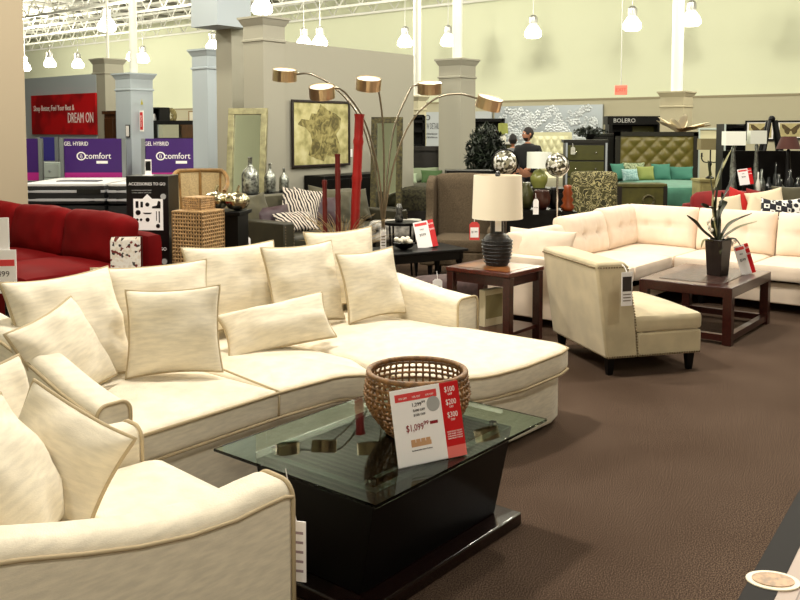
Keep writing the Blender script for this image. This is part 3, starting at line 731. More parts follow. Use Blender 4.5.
# ================================================================== left middle ground
redv = mat('red_velvet', (112, 2, 4), .8, var=.18, vscale=2.0, spec=.12)
ro = Vector((-2.15, 7.95, 0))
rs = thing('red_sofa', 'deep red velvet sofa with loose back cushions at the left, holding the catalogues', 'sofa', ro, RS)
MB().box(-3.2, -1.25, .05, .0, .0, .30).build('base_frame', redv, rs, bevel=.02)
for k in range(3): MB().rbox((-.62 - k * .98, -.72, .37), (.97, 1.06, .17), .05, (0, 0, .03), n=(12, 12, 5)).build('seat_cushion', redv, rs)
MB().rbox((-1.6, -.08, .39), (3.2, .18, .66), .06, n=(20, 4, 8)).build('back_frame', redv, rs)
for k in range(3):
    o = MB().rbox((0, 0, .25), (.96, .24, .46), .08, (.0, .04, .025), n=(14, 6, 10), wob=.02, seed=k).build('back_cushion', redv, rs, sharp=180)
    o.matrix_local = T(-.62 - k * .98, -.30, .40) @ RX(-10)
for x in (-3.1, -.1):
    for y in (-1.15, -.1): MB().taper((x, y, 0), (.05, .05), (x, y, .06), (.06, .06)).build('leg', blackwood, rs)
# catalogues in a wire holder
cp = gp(126, 271, .47)
chd = thing('catalogue_holder', 'wire holder standing on the red sofa seat', 'holder', cp, 12)
wire = mat('dark_wire', (60, 40, 38), .4, .7)
mb = MB()
for x in (-.125, .125): mb.tube([(x, -.05, .012), (x, .10, .012), (x, .11, .27), (x, .10, .275)], .004, 6)
mb.tube([(-.125, .1, .275), (.125, .1, .275)], .004, 6); mb.tube([(-.125, -.05, .012), (.125, -.05, .012)], .004, 6); mb.tube([(-.125, .1, .012), (.125, .1, .012)], .004, 6)
mb.build('wire_frame', wire, chd)
def cover_col(N, L, v):
    n = N.new('ShaderNodeTexVoronoi'); n.inputs['Scale'].default_value = 55; L.new(v, n.inputs['Vector'])
    s = N.new('ShaderNodeSeparateColor'); L.new(n.outputs['Color'], s.inputs[0])
    return ramp(N, L, s.outputs[0], [(0, (236, 230, 222)), (.55, (226, 214, 200)), (.68, (110, 30, 26)), (.76, (230, 222, 214)), (.88, (50, 44, 44)), (.95, (220, 210, 196))], True)
coverm = mat_tex('catalogue_cover', cover_col, .4); pagem = mat('catalogue_pages', (222, 216, 206), .6)
for k in range(5):
    y = -.035 + k * .024
    ca = thing('catalogue', 'furniture catalogue in the wire holder on the red sofa', 'catalogue', tuple(cp + Matrix.Rotation(R(12), 3, 'Z') @ Vector((0, y, .017))), 12, 'catalogues in the holder')
    MB().box(-.115, -.009, 0, .115, .009, .245 + .004 * k).build('page_block', pagem, ca)
    MB().box(-.117, -.0105, 0, .117, -.009, .248 + .004 * k).build('front_cover', coverm, ca)
    ca['label'] = ('front furniture catalogue with a picture cover in the wire holder on the red sofa' if k == 0 else 'furniture catalogue stacked behind the front one in the wire holder')
    ca['group'] = 'catalogues in the holder'
# sign stand at the left edge
ss = thing('sign_stand', 'white price card on a slim floor stand at the left picture edge', 'sign', at(4, 250, 5.4), 8)
zb = ss.location.z; 
MB().box(-.09, -.004, -.27, .07, .004, .0).build('price_card', white, ss)
MB().box(-.10, .006, -.2, .03, .012, .20).build('back_card', white, ss)
MB().text('$499', .05, T(-.02, -.006, -.15) @ RX(90), .0008).build('lettering', ink, ss)
mb = MB()
for k in range(5): mb.box(-.075, -.0055, -.20 - k * .012, .055, -.004, -.196 - k * .012)
mb.build('printed_lines', ink, ss)
MB().box(-.08, -.0055, -.10, .06, -.004, -.06).build('banner', bannerred, ss)
MB().lathe([(.13, -zb), (.13, -zb + .012), (.012, -zb + .02), (.012, .03)], seg=16, M=T(0, .025, 0)).build('stand_post', blackwood, ss)
# black accessories kiosk
kb = at(146, 130, 9.2); kb.z = 0
ks = thing('accessories_kiosk', 'black display box with icons on a white panel behind the red sofa', 'display box', kb, -3)
KW, KD, KH = .45, .36, 1.17
blackg = mat('kiosk_black', (6, 6, 6), .35)
MB().box(-KW / 2, 0, 0, KW / 2, KD, KH).build('body', blackg, ks, bevel=.004)
V = lambda x, z: T(x, -.002, z) @ RX(90)
MB().text('ACCESSORIES TO GO', .044, V(.0, 1.085), .0008, sx=.92).build('lettering', white, ks)
MB().text('everything you need to finish', .018, V(-.06, 1.02), .0008).build('lettering', greyc, ks); MB().text('a room, ready to take home', .018, V(-.06, .995), .0008).build('lettering', greyc, ks)
MB().text('GO', .05, V(.16, .40), .0008).build('lettering', white, ks)
pz = .60; pt_ = 1.0 - .03
MB().prism([(-.15, pz), (.165, pz), (.165, pt_ - .04), (.05, pt_ - .04), (.0, pt_ + .01), (-.05, pt_ - .04), (-.15, pt_ - .04)], 0, .003, T(0, 0, 0) @ RX(90)).build('icon_panel', white, ks)
def icon(poly): MB().prism(poly, 0, .002, T(0, -.0035, 0) @ RX(90)).build('icon', blackg, ks)
cir = lambda x, z, r: [(x + r * math.cos(i * math.pi / 8), z + r * math.sin(i * math.pi / 8)) for i in range(16)]
rec = lambda x, z, a, b: [(x - a, z - b), (x + a, z - b), (x + a, z + b), (x - a, z + b)]
for q in (rec(-.11, .87, .015, .035), rec(-.06, .87, .013, .03), cir(.0, .87, .022), [(.05, .83), (.14, .83), (.14, .9), (.115, .91), (.10, .86), (.05, .85)], cir(-.1, .785, .027), [(-.05, .785), (.05, .785), (.03, .77), (-.03, .77)], cir(-.11, .71, .014), cir(-.07, .71, .014), cir(.0, .71, .022), rec(.095, .75, .004, .05), rec(.125, .74, .006, .06), cir(.11, .645, .022)): icon(q)
for z, x in ((.955, .17), (.27, .17)): MB().prism(cir(x, z, .03), 0, .002, T(0, -.001, 0) @ RX(90)).build('round_badge', greyc, ks)
tgc = thing('card_holder', 'small upright card with a dark picture standing on top of the black kiosk', 'card', tuple(kb + Vector((-.02, .12, KH))), -3)
MB().box(-.035, 0, 0, .035, .005, .17).build('card', white, tgc); MB().box(-.028, -.002, .05, .028, 0, .15).build('picture_panel', blackg, tgc); MB().box(-.05, -.03, 0, .05, .03, .006).build('foot', white, tgc)
# rattan cubes
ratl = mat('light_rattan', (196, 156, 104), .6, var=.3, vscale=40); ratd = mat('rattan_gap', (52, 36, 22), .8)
def rattan_cube(name, label, loc, w, d, h, rz, nx, nz):
    t = thing(name, label, 'rattan box', loc, rz)
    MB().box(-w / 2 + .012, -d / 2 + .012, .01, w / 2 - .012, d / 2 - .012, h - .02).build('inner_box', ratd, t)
    mb = MB()
    for i in range(nx + 1):
        x = -w / 2 + w * i / nx
        for y in (-d / 2, d / 2): mb.tube([(x, y, 0), (x, y, h - .012)], .0075, 5)
        y = -d / 2 + d * i / nx
        for x in (-w / 2, w / 2): mb.tube([(x, y, 0), (x, y, h - .012)], .0075, 5)
    for k in range(nz + 1):
        z = (h - .012) * k / nz; mb.tube([(-w / 2, -d / 2, z), (w / 2, -d / 2, z), (w / 2, d / 2, z), (-w / 2, d / 2, z)], .0085, 5, closed=True)
    mb.build('woven_lattice', ratl, t)
    MB().rbox((0, 0, h - .012), (w + .015, d + .015, .026), .012, n=(6, 6, 2)).build('lid', ratl, t)
    return t
r0 = at(197, 130, 8.3); r0.z = 0
rattan_cube('rattan_pedestal', 'tall light rattan pedestal box behind the cream pillows, right of the black kiosk', r0, .34, .34, .90, -25, 11, 26)
rattan_cube('rattan_box', 'small light rattan box stacked on the tall rattan pedestal', tuple(r0 + Vector((.0, .02, .904))), .21, .21, .12, -25, 8, 5)
# barrel cane chair
canem = mat('cane_webbing', (196, 172, 126), .7, bump=.3, scale=180, var=.15, vscale=60); oakm = mat('tan_oak', (150, 112, 58), .5, var=.25, vscale=10)
b0_ = at(199, 130, 10.2); b0_.z = 0
bc = thing('barrel_chair', 'cane barrel back chair with tan wood frame above the rattan boxes', 'chair', b0_, 12)
rr = .285
def barc(a, z, r=rr): return (r * math.cos(R(a)), r * math.sin(R(a)), z)
hz = lambda a: 1.17 - .26 * max(0, (abs(a - 90) - 55) / 75)
A_ = [-30 + 240 * i / 24 for i in range(25)]
mb = MB(); rg = [[barc(a, .52, rr - .006), barc(a, hz(a) - .02, rr + .03), barc(a, hz(a) - .02, rr + .036), barc(a, .52, rr + .004)] for a in A_]; mb.loft(rg).build('cane_panel', canem, bc)
MB().tube([barc(a, hz(a), rr + .035) for a in A_], .024, 8).build('top_rail', oakm, bc)
MB().tube([barc(a, .5, rr) for a in A_], .024, 8).build('seat_rail', oakm, bc)
for a in (-30, 40, 90, 140, 210): MB().tube([barc(a, .48, rr), barc(a, hz(a), rr + .03)], .019, 6).build('stile', oakm, bc)
MB().lathe([(.05, .40), (.27, .40), (.29, .44), (.27, .52), (.05, .54)], seg=28).build('seat', mat('seat_cream', (222, 214, 190), .85), bc)
for a in (-30, 60, 120, 210): MB().tube([barc(a, .0, rr - .02), barc(a, .48, rr - .01)], .018, 6).build('leg', oakm, bc)
# dark side table with mercury gourds
st0 = at(226, 130, 8.9); st0.z = 0
sdt = thing('side_table', 'black side table under the mercury glass gourds beside the olive sofa', 'table', st0, -10)
MB().box(-.2, -.18, .80, .2, .18, .84).build('table_top', blackwood, sdt, bevel=.005); MB().box(-.17, -.15, .45, .17, .15, .80).build('cabinet_body', blackwood, sdt)
for sx in (-1, 1):
    for sy in (-1, 1): MB().taper((sx * .16, sy * .14, 0), (.03, .03), (sx * .16, sy * .14, .46), (.04, .04)).build('leg', blackwood, sdt)
merc = mat('mercury_glass', (206, 196, 164), .18, 1, bump=.25, scale=26)
def gourd(label, x, y, k):
    g = thing('mercury_gourd', label, 'vase', tuple(st0 + Vector((x, y, .842))), 20 * k, 'mercury glass gourds')
    rings = []
    for r, z in ((.03, 0), (.085, .02), (.118, .07), (.115, .12), (.08, .165), (.03, .18), (.022, .185)):
        rings.append([(r * (1 + .07 * math.cos(6 * t)) * math.cos(t), r * (1 + .07 * math.cos(6 * t)) * math.sin(t), z) for t in (2 * math.pi * j / 48 for j in range(48))])
    MB().loft(rings).build('body', merc, g, sharp=180); MB().tube([(0, 0, .17), (.004, 0, .21), (.02, 0, .25)], [.018, .014, .012], 8).build('stem', merc, g)
    return g
gourd('left mercury glass gourd vase on the black side table', -.115, .03, 0)
gourd('right mercury glass gourd vase on the black side table, nearest the olive sofa', .115, -.045, 1)
# olive sofa along the partition
olive = mat('olive_fabric', (78, 73, 50), .85, var=.15, vscale=10, sheen=.2); oliv2 = mat('olive_leather', (54, 50, 34), .5, var=.15, vscale=10); blackf = mat('charcoal_fabric', (34, 32, 28), .8)
go = Vector((-1.24, 9.55, 0))
gs = thing('olive_sofa', 'dark olive sofa with nailhead arms heaped with zebra and plum pillows, before the map', 'sofa', go, 51)
MB().box(0, .02, .08, 2.1, .95, .30).build('base_frame', oliv2, gs, bevel=.015)
for k in range(2): MB().rbox((.55 + k * .94, .40, .385), (.93, .72, .17), .05, (0, 0, .02), n=(12, 10, 5)).build('seat_cushion', oliv2, gs)
MB().rbox((1.05, .88, .48), (2.1, .18, .80), .06, n=(20, 4, 8)).build('back_frame', olive, gs)
for x0 in (0, 2.0):
    o = MB().box(x0 - .03, 0, .08, x0 + .13, .95, .635).build('arm', oliv2, gs, bevel=.02)
    nails([(x0 + .11, -.003, .1), (x0 + .11, -.003, .62)], .007, .03).build('nailhead_trim', nail, o, sharp=180); nails([(x0 - .015, -.003, .1), (x0 - .015, -.003, .62)], .007, .03).build('nailhead_trim', nail, o, sharp=180)
for x in (.02, 2.02):
    for y in (.06, .88): MB().taper((x, y, 0), (.04, .04), (x, y, .09), (.06, .06)).build('leg', blackwood, gs)
def zebra_col(N, L, v):
    w = N.new('ShaderNodeTexWave'); w.inputs['Scale'].default_value = 9; w.inputs['Distortion'].default_value = 5; w.inputs['Detail'].default_value = 2; w.inputs['Detail Scale'].default_value = 1.2
    L.new(mapped(N, L, v, (1, 1, .9), (0, R(28), 0)), w.inputs['Vector'])
    return ramp(N, L, w.outputs['Fac'], [(0, (24, 20, 20)), (.5, (206, 194, 180))], True)
zebra = mat_tex('zebra_print', zebra_col, .8); plum = mat('plum_satin', (58, 32, 40), .5, var=.2, vscale=8)
def gpt(x, y, z): return tuple(go + Matrix.Rotation(R(51), 3, 'Z') @ Vector((x, y, z)))
GP = 'pillows on the olive sofa'
pillow('throw_pillow', 'olive pillow in the near corner of the olive sofa', gpt(.16, .62, .493), .52, .42, .16, olive, 40, 22, -12, 51, GP)
pillow('throw_pillow', 'left plum satin pillow on the olive sofa', gpt(.34, .48, .493), .46, .32, .15, plum, 32, 32, -6, 52, GP)
pillow('throw_pillow', 'zebra striped pillow lying lowest at the front left of the olive sofa', gpt(.40, .20, .493), .50, .30, .13, zebra, 24, 48, -4, 53, GP)
pillow('throw_pillow', 'large zebra striped pillow standing up between the two plum pillows', gpt(.66, .50, .493), .50, .48, .15, zebra, 26, 24, 16, 54, GP)
pillow('throw_pillow', 'zebra striped pillow behind the right plum pillow', gpt(.95, .62, .493), .42, .46, .13, zebra, 26, 20, 10, 55, GP)
pillow('throw_pillow', 'right plum satin pillow on the olive sofa, below the map', gpt(1.0, .40, .493), .40, .38, .14, plum, 24, 24, 4, 56, GP)
pillow('throw_pillow', 'wide olive pillow at the middle of the olive sofa back', gpt(1.28, .55, .493), .62, .46, .18, olive, 34, 20, 10, 57, GP)
pillow('throw_pillow', 'olive pillow at the far end of the olive sofa behind the red bamboo', gpt(1.72, .55, .493), .52, .42, .18, olive, 34, 20, 0, 58, GP)
hang_tag('white price tag with pink top hanging on the side of the olive sofa arm', 247, 237, 9.5, .075, .15, 0, white, None)
oo = at(232, 130, 7.35); oo.z = 0
oto = thing('ottoman', 'olive grey round topped ottoman right of the rattan pedestal', 'ottoman', oo, 0)
MB().lathe([(.05, .12), (.22, .12), (.24, .16), (.24, .44), (.22, .50), (.14, .535), (.01, .545)], seg=28).build('body', olive, oto)
for a in (45, 135, 225, 315): MB().taper((.16 * math.cos(R(a)), .16 * math.sin(R(a)), 0), (.03, .03), (.16 * math.cos(R(a)), .16 * math.sin(R(a)), .13), (.045, .045)).build('leg', blackwood, oto)
# partition furniture (PL: along the partition AX, out = BX)
def pl_(t, off, z=0): return tuple(pa + AX * t + BX * off + Vector((0, 0, z)))
con = thing('console_table', 'dark console along the partition behind the olive sofa carrying the silver bottles', 'console table', pl_(-.65, .50), 51)
MB().box(-.52, -.17, .78, .52, .17, .829).build('table_top', blackwood, con, bevel=.004)
for x in (-.47, .47):
    for y in (-.13, .13): MB().box(x - .03, y - .03, 0, x + .03, y + .03, .78).build('leg', blackwood, con)
sbd = thing('sideboard', 'black sideboard against the partition under the framed map', 'sideboard', pl_(1.2, .22), 51)
MB().box(-.72, -.2, .06, .85, .2, 1.0).build('body', blackwood, sbd, bevel=.006)
for k in range(3): o = MB().box(-.70 + k * .515, -.212, .12, -.20 + k * .515, -.2, .95).build('door', blackwood, sbd, bevel=.003); MB().sphere((-.24 + k * .515, -.225, .6), .014, 8, 6).build('knob', chrome, o)
for x in (-.66, .79): MB().box(x - .03, -.17, 0, x + .03, .17, .07).build('foot', blackwood, sbd)
silver = mat('silver_crackle', (196, 200, 190), .3, .85, var=.55, vscale=24, bump=.3, scale=50)
def bottle(label, px, py0, py1, Y, w):
    p = at(px, py1, Y); t_ = at(px, py0, Y).z - p.z
    g = thing('silver_bottle', label, 'bottle vase', (p.x, p.y, .83), 0, 'silver bottle vases'); h = t_ + (p.z - .83); r = w / 2
    MB().lathe([(r * .7, 0), (r * .95, .02 * h), (r, .1 * h), (r, .52 * h), (r * .8, .64 * h), (r * .35, .74 * h), (r * .24, .8 * h), (r * .24, .97 * h), (r * .3, h), (r * .15, h)], seg=24).build('body', silver, g, sharp=180)
    return g
bottle('largest silver bottle vase standing in front of the leaning mirror', 250.5, 157, 195, 11.2, .22)
bottle('middle silver bottle vase between the mirror and the framed map', 270, 163, 195, 11.46, .15)
bottle('shortest silver bottle vase just left of the framed map', 284, 168, 195, 11.66, .13)
# map
m0 = pp(291, 133, .03); m1 = pp(349, 133, .03); zt_ = at(320, 100.5, (m0.y + m1.y) / 2).z; zb_ = at(320, 166.5, (m0.y + m1.y) / 2).z
mc = (m0 + m1) / 2; mw = (m1 - m0).length; mh = zt_ - zb_; mc.z = (zt_ + zb_) / 2
mp_ = thing('framed_map', 'large antique map in a thin dark frame on the grey partition', 'picture', mc, 51)
frm = mat('dark_frame', (34, 22, 18), .4)
def frame(parent, w, h, fw, fd, m, name='frame', M=None):
    mb = MB()
    for (x0, z0, x1, z1) in ((-w / 2, -h / 2, w / 2, -h / 2 + fw), (-w / 2, h / 2 - fw, w / 2, h / 2), (-w / 2, -h / 2 + fw, -w / 2 + fw, h / 2 - fw), (w / 2 - fw, -h / 2 + fw, w / 2, h / 2 - fw)): mb.box(x0, -fd, z0, x1, 0, z1, M)
    return mb.build(name, m, parent, bevel=.004)
frame(mp_, mw, mh, .035, .03, frm)
def parch_col(N, L, v):
    n = N.new('ShaderNodeTexNoise'); n.inputs['Scale'].default_value = 5; n.inputs['Detail'].default_value = 8; L.new(v, n.inputs['Vector'])
    return ramp(N, L, n.outputs['Fac'], [(.35, (152, 146, 92)), (.5, (196, 188, 132)), (.65, (212, 206, 156))])
parch = mat_tex('parchment', parch_col, .7)
def land_col(N, L, v):
    n = N.new('ShaderNodeTexNoise'); n.inputs['Scale'].default_value = 9; n.inputs['Detail'].default_value = 8; n.inputs['Distortion'].default_value = 1.2; L.new(v, n.inputs['Vector'])
    return ramp(N, L, n.outputs['Fac'], [(.38, (92, 84, 44)), (.5, (138, 128, 74)), (.6, (168, 158, 100))])
landm = mat_tex('map_land', land_col, .7)
MB().box(-mw / 2 + .03, -.012, -mh / 2 + .03, mw / 2 - .03, -.002, mh / 2 - .03).build('parchment_sheet', parch, mp_)
mb = MB(); pth = [(-.02, .44), (.12, .36), (.26, .30), (.36, .24), (.34, .08), (.27, -.02), (.33, -.16), (.36, -.30), (.22, -.36), (.08, -.33), (.04, -.42), (-.10, -.38), (-.24, -.32), (-.17, -.12), (-.20, .0), (-.28, .08), (-.42, .14), (-.36, .22), (-.22, .20), (-.18, .30), (-.08, .30)]
pth = [(x * mw * .95, z * mh) for x, z in resample(pth, .03)]
pth = [(x + noise.noise(Vector((x * 30, z * 30, 1))) * .012, z + noise.noise(Vector((x * 30, z * 30, 5))) * .012) for x, z in pth]
mb.prism(pth, .0125, .014, RX(90)); mb.build('land_shape', landm, mp_)
# wall switches
for px, py in ((266, 132), (350.5, 153)):
    q = pp(px, py, .0) if px > 284 else at(px, py, 12.0)
    sw = MB().box(-.035, -.008, -.06, .035, 0, .06).build('light_switch', white); sw.location = q; sw.rotation_euler = (0, 0, R(51)); tag(sw, 'white switch plate on the grey pier beside the leaning mirror' if px < 284 else 'white switch plate on the partition right of the framed map', 'switch')
    if px < 284: sw.location = tuple(at(268.5, 132, 12.28) + BX * .02)
# leaning mirror (left)
mirm = mat('mirror_silver', (236, 240, 232), .02, 1)
gold = mat('olive_gilt', (150, 138, 88), .4, .4, var=.4, vscale=12, bump=.3, scale=40)
silvf = mat('pale_gilt', (178, 172, 132), .35, .5, var=.25, vscale=10)
mq = at(243, 130, 11.75); mq.z = .0
lm = thing('leaning_mirror', 'tall floor mirror with pale gilt frame leaning on the grey pier behind the silver bottle', 'mirror', mq, -14)
Mm = T(0, 0, 1.0) @ RX(-7)
mz = 1.93
lm.matrix_world = T(mq.x, mq.y, .02) @ RZ(-14) @ RX(-6) @ T(0, 0, mz / 2)
frame(lm, .56, mz, .085, .05, silvf); MB().box(-.21, -.02, -mz / 2 + .08, .21, -.006, mz / 2 - .08).build('mirror_glass', mirm, lm)
mb = MB().box(-.275, -.004, -mz / 2, .275, .0, mz / 2).build('back_board', blackwood, lm)
# ornate mirror
mq = at(385.5, 130, 12.6)
om = thing('ornate_mirror', 'tall carved olive gilt mirror standing behind the arc lamp stems', 'mirror', mq, -10)
mz = 1.82; om.matrix_world = T(mq.x, mq.y, .02) @ RZ(-10) @ RX(-5) @ T(0, 0, mz / 2)
frame(om, .46, mz, .085, .05, mat('carved_gilt', (92, 84, 44), .5, .3, var=.6, vscale=30, bump=.8, scale=60)); MB().box(-.15, -.02, -mz / 2 + .08, .15, -.006, mz / 2 - .08).build('mirror_glass', mirm, om); MB().box(-.22, -.004, -mz / 2, .22, 0, mz / 2).build('back_board', blackwood, om)
# arc lamp
alb = at(383, 130, 7.6); alb.z = 0
al = thing('arc_lamp', 'five armed arc floor lamp with small bronze drum shades rising behind the cream sectional', 'floor lamp', alb, 0)
nick = mat('brushed_nickel', (150, 140, 122), .3, 1); bronze = mat('polished_bronze', (204, 180, 146), .28, 1); linn = mat('shade_lining', (244, 232, 206), .8)
MB().lathe([(.02, .0), (.19, .0), (.19, .02), (.03, .05), (.03, .12), (.02, .12)], seg=32).build('round_base', blackwood, al)
MB().lathe([(.026, .1), (.026, .78), (.018, .80)], seg=16).build('stem_collar', mat('sleeve_white', (226, 222, 210), .6), al)
def arm_to(pts, shade, dy, tilt, rxy):
    base = Vector((.012 * math.cos(dy * 9), .012 * math.sin(dy * 9), .75)); P = [base]
    n = len(pts)
    for i, (px, py) in enumerate(pts): P.append(at(px, py, alb.y + dy * (i + 1) / n) - alb)
    a = MB().tube(catmull(P, 8), [.0085] * (8 * n + 1), 8).build('curved_arm', nick, al, sharp=180)
    c = at(shade[0], shade[1], alb.y + dy) - alb; e = P[-1]
    M = T(*c) @ RY(tilt[0]) @ RX(tilt[1]); r, h = .108, .098
    sh = MB().loft([[(q * math.cos(2 * math.pi * j / 22), q * math.sin(2 * math.pi * j / 22), z) for j in range(22)] for q, z in ((r, -h / 2), (r, h / 2), (r - .006, h / 2), (r - .006, -h / 2))], M, caps=False).build('drum_shade', bronze, al, sharp=5)
    MB().lathe([(.001, h / 2 - .015), (r - .007, h / 2 - .015), (r - .007, h / 2 - .005), (.001, h / 2 - .005)], seg=22, M=M).build('diffuser', linn, sh)
    MB().tube([e, (e + c) / 2, c], .008, 6).build('shade_joint', nick, sh)
arm_to([(380, 205), (373, 160), (358, 115), (335, 88), (312, 74.5), (297, 74)], (284.5, 75), .15, (4, 12), 0)
arm_to([(382, 205), (377, 165), (365, 122), (350, 98), (340, 89), (334, 88)], (322, 92), -.25, (-2, 18), 0)
arm_to([(384, 205), (384, 160), (382.5, 120), (380, 98), (378, 88)], (368.5, 84), -.1, (4, 16), 0)
arm_to([(385, 205), (389, 160), (395, 125), (406, 98), (412, 87), (418, 85)], (429.5, 88), .25, (0, 12), 0)
arm_to([(386, 205), (395, 160), (411, 122), (435, 99), (458, 94), (476, 98)], (489, 103), -.2, (14, 14), 0)
tg = thing('price_tag', 'tall white paper sleeve tag hung on the arc lamp stem', 'price tag', at(383, 231, 7.56), 6)
MB().box(-.022, -.034, -.17, .022, -.030, 0).build('card', white, tg); mb = MB()
for k in range(4): mb.box(-.016, -.0345, -.05 - k * .025, .016, -.034, -.042 - k * .025)
mb.build('printed_lines', ink, tg); MB().tube([(0, -.032, 0), (0, -.01, .03)], .002, 4).build('string', white, tg)
# bamboo arrangement
bq = at(342, 130, 7.1); bq.z = 0
bm_ = thing('bamboo_arrangement', 'floor arrangement of red lacquered bamboo poles and dry grass behind the cream sectional', 'floor vase', bq, 0)
MB().lathe([(.1, 0), (.13, .02), (.16, .3), (.15, .5), (.12, .56), (.11, .56), (.1, .3)], seg=24).build('vase', blackwood, bm_)
redl = mat('red_lacquer', (158, 12, 8), .4, var=.3, vscale=6, stretch=(1, 1, .3)); redd = mat('dark_red_lacquer', (96, 16, 12), .4)
def bamboo(px0, py0, px1, py1, dy, w, m, nodes):
    a = at(px1, py1, 7.1 + dy) - bq; b = at(px0, py0, 7.1 + dy) - bq; d = b - a
    a2 = a - d * ((a.z - .3) / d.z) if d.z else a
    P, rad = [], []; n = 40
    for i in range(n + 1):
        t = i / n; P.append(a2 + (b - a2) * t); rad.append(w * (1.18 if any(abs(t - q) < .013 for q in nodes) else 1))
    return MB().tube(P, rad, 10).build('bamboo_pole', m, bm_)
bamboo(359.5, 114, 354.5, 235, .03, .038, redl, (.35, .66, .86, .99)); bamboo(337.5, 154, 338.5, 245, -.04, .021, redd, (.4, .7, .88, .99)); bamboo(324.5, 180, 325.5, 245, -.02, .019, redd, (.5, .8, .98))
grm = mat('dry_grass', (176, 150, 104), .8, var=.35, vscale=8)
mb = MB(); rnd = random.Random(5)
for k in range(150):
    a = rnd.uniform(0, 2 * math.pi); le = rnd.uniform(.2, .46); sp_ = rnd.uniform(.05, .36); r0_ = rnd.uniform(0, .09)
    p0 = Vector((r0_ * math.cos(a), r0_ * math.sin(a), .52)); p3 = p0 + Vector((math.cos(a) * sp_, math.sin(a) * sp_, le))
    P = bez(p0, p0 + Vector((0, 0, le * .5)), p0 + Vector((math.cos(a) * sp_ * .4, math.sin(a) * sp_ * .4, le * .9)), p3, 6)
    mb.tube(P, [.004, .004, .0038, .0034, .003, .002, .0008], 4)
o = mb.build('grass_blades', grm, bm_, sharp=180); o['kind'] = 'stuff'
# ================================================================== far left: bedding
purple = mat('banner_purple', (58, 12, 104), .5); mag = mat('banner_magenta', (176, 20, 130), .5); blueb = mat('banner_blue', (44, 34, 130), .5)
sheet = mat('white_sheet', (232, 230, 232), .8); matb = mat('mattress_black', (22, 22, 26), .7); band = mat('mattress_band', (190, 190, 198), .7); steelp = mat('panel_steel', (150, 156, 160), .35, .7)
def fl(px, Y): p = at(px, 130, Y); p.z = 0; return p
def banner(label, px, Y, w, col=purple, text=True, top=1.49, bot=.70):
    t = thing('bed_banner', label, 'banner', fl(px, Y), 2)
    MB().box(-w / 2, 0, bot + .15, w / 2, .04, top).build('panel', col, t)
    if text:
        MB().box(-w / 2, 0, bot, w / 2, .04, bot + .15).build('lower_stripe', mag, t)
        V = lambda x, z: T(x, -.004, z) @ RX(90)
        MB().text('GEL HYBRID', .11, V(-w * .29, top - .10), .002, sx=.75).build('lettering', white, t)
        MB().text('comfort', .165, V(.09, top - .33), .002, sx=.9).build('lettering', white, t)
        MB().tube([(-.22 + .075 * math.cos(i * math.pi / 10), -.004, top - .33 + .07 * math.sin(i * math.pi / 10)) for i in range(20)], .012, 6, closed=True).build('ring_logo', white, t)
        MB().text('i)', .10, V(-.22, top - .33), .002).build('lettering', white, t)
        MB().box(.06, -.004, top - .47, .27, 0, top - .42).build('white_bar', white, t)
    for x in (-w / 2 - .04, w / 2 + .04): MB().box(x - .035, -.02, 0, x + .035, .06, top).build('post', steelp, t)
    return t
banner('purple mattress banner farthest left, cut by the big column', 8, 16.55, 1.10)
banner('purple mattress banner in the middle, left of the blue grey column with the notices', 92.5, 16.55, 1.07)
banner('purple mattress banner on the right, behind the black kiosk and rattan chair', 172, 16.55, 1.0)
banner('small dark blue banner standing farther back between two purple ones', 47, 18.6, .30, blueb, False, 1.50, .85)
def bed(label, px, Y, w):
    b = thing('mattress_bed', label, 'bed', fl(px, Y), 2)
    MB().rbox((0, 1.0, .21), (w, 2.0, .40), .03, n=(4, 6, 3)).build('box_base', matb, b)
    MB().rbox((0, 1.0, .58), (w, 2.0, .32), .05, n=(8, 8, 6)).build('mattress', matb, b)
    for z in (.50, .64): MB().rbox((0, 1.0, z), (w + .012, 2.012, .055), .02, n=(4, 4, 2)).build('mattress_band', band, b)
    MB().rbox((0, 1.0, .745), (w - .02, 1.98, .05), .022, (0, 0, .015), n=(8, 8, 2)).build('top_sheet', sheet, b)
    MB().rbox((.12, .55, .782), (.7, .3, .03), .012, n=(4, 4, 2)).build('foot_mat', mat('foot_mat_grey', (90, 88, 100), .8), b)
    MB().box(.25, -.018, .60, w / 2 - .06, -.008, .68).build('side_label', mat('label_black', (12, 12, 14), .4), b)
    return b
bed('black sided mattress bed with white bands in front of the left purple banners', 60, 14.45, 1.40)
bed('black sided mattress bed mostly hidden behind the black kiosk', 144, 14.45, 1.24)
mint = mat('pale_mint', (186, 198, 190), .6)
for px, lb in ((49, 'pale mint chest between the left two mattress banners'), (130, 'pale mint chest under the blue grey column, between two mattress banners')):
    t = thing('chest', lb, 'chest', fl(px, 17.75), 2)
    MB().box(-.2, 0, 0, .2, .25, 1.0).build('body', mint, t, bevel=.01)
    for k in range(3): d = MB().box(-.18, -.015, .10 + k * .3, .18, 0, .36 + k * .3).build('drawer', mint, t, bevel=.006); MB().sphere((0, -.03, .23 + k * .3), .02, 8, 6).build('knob', steelp, d)
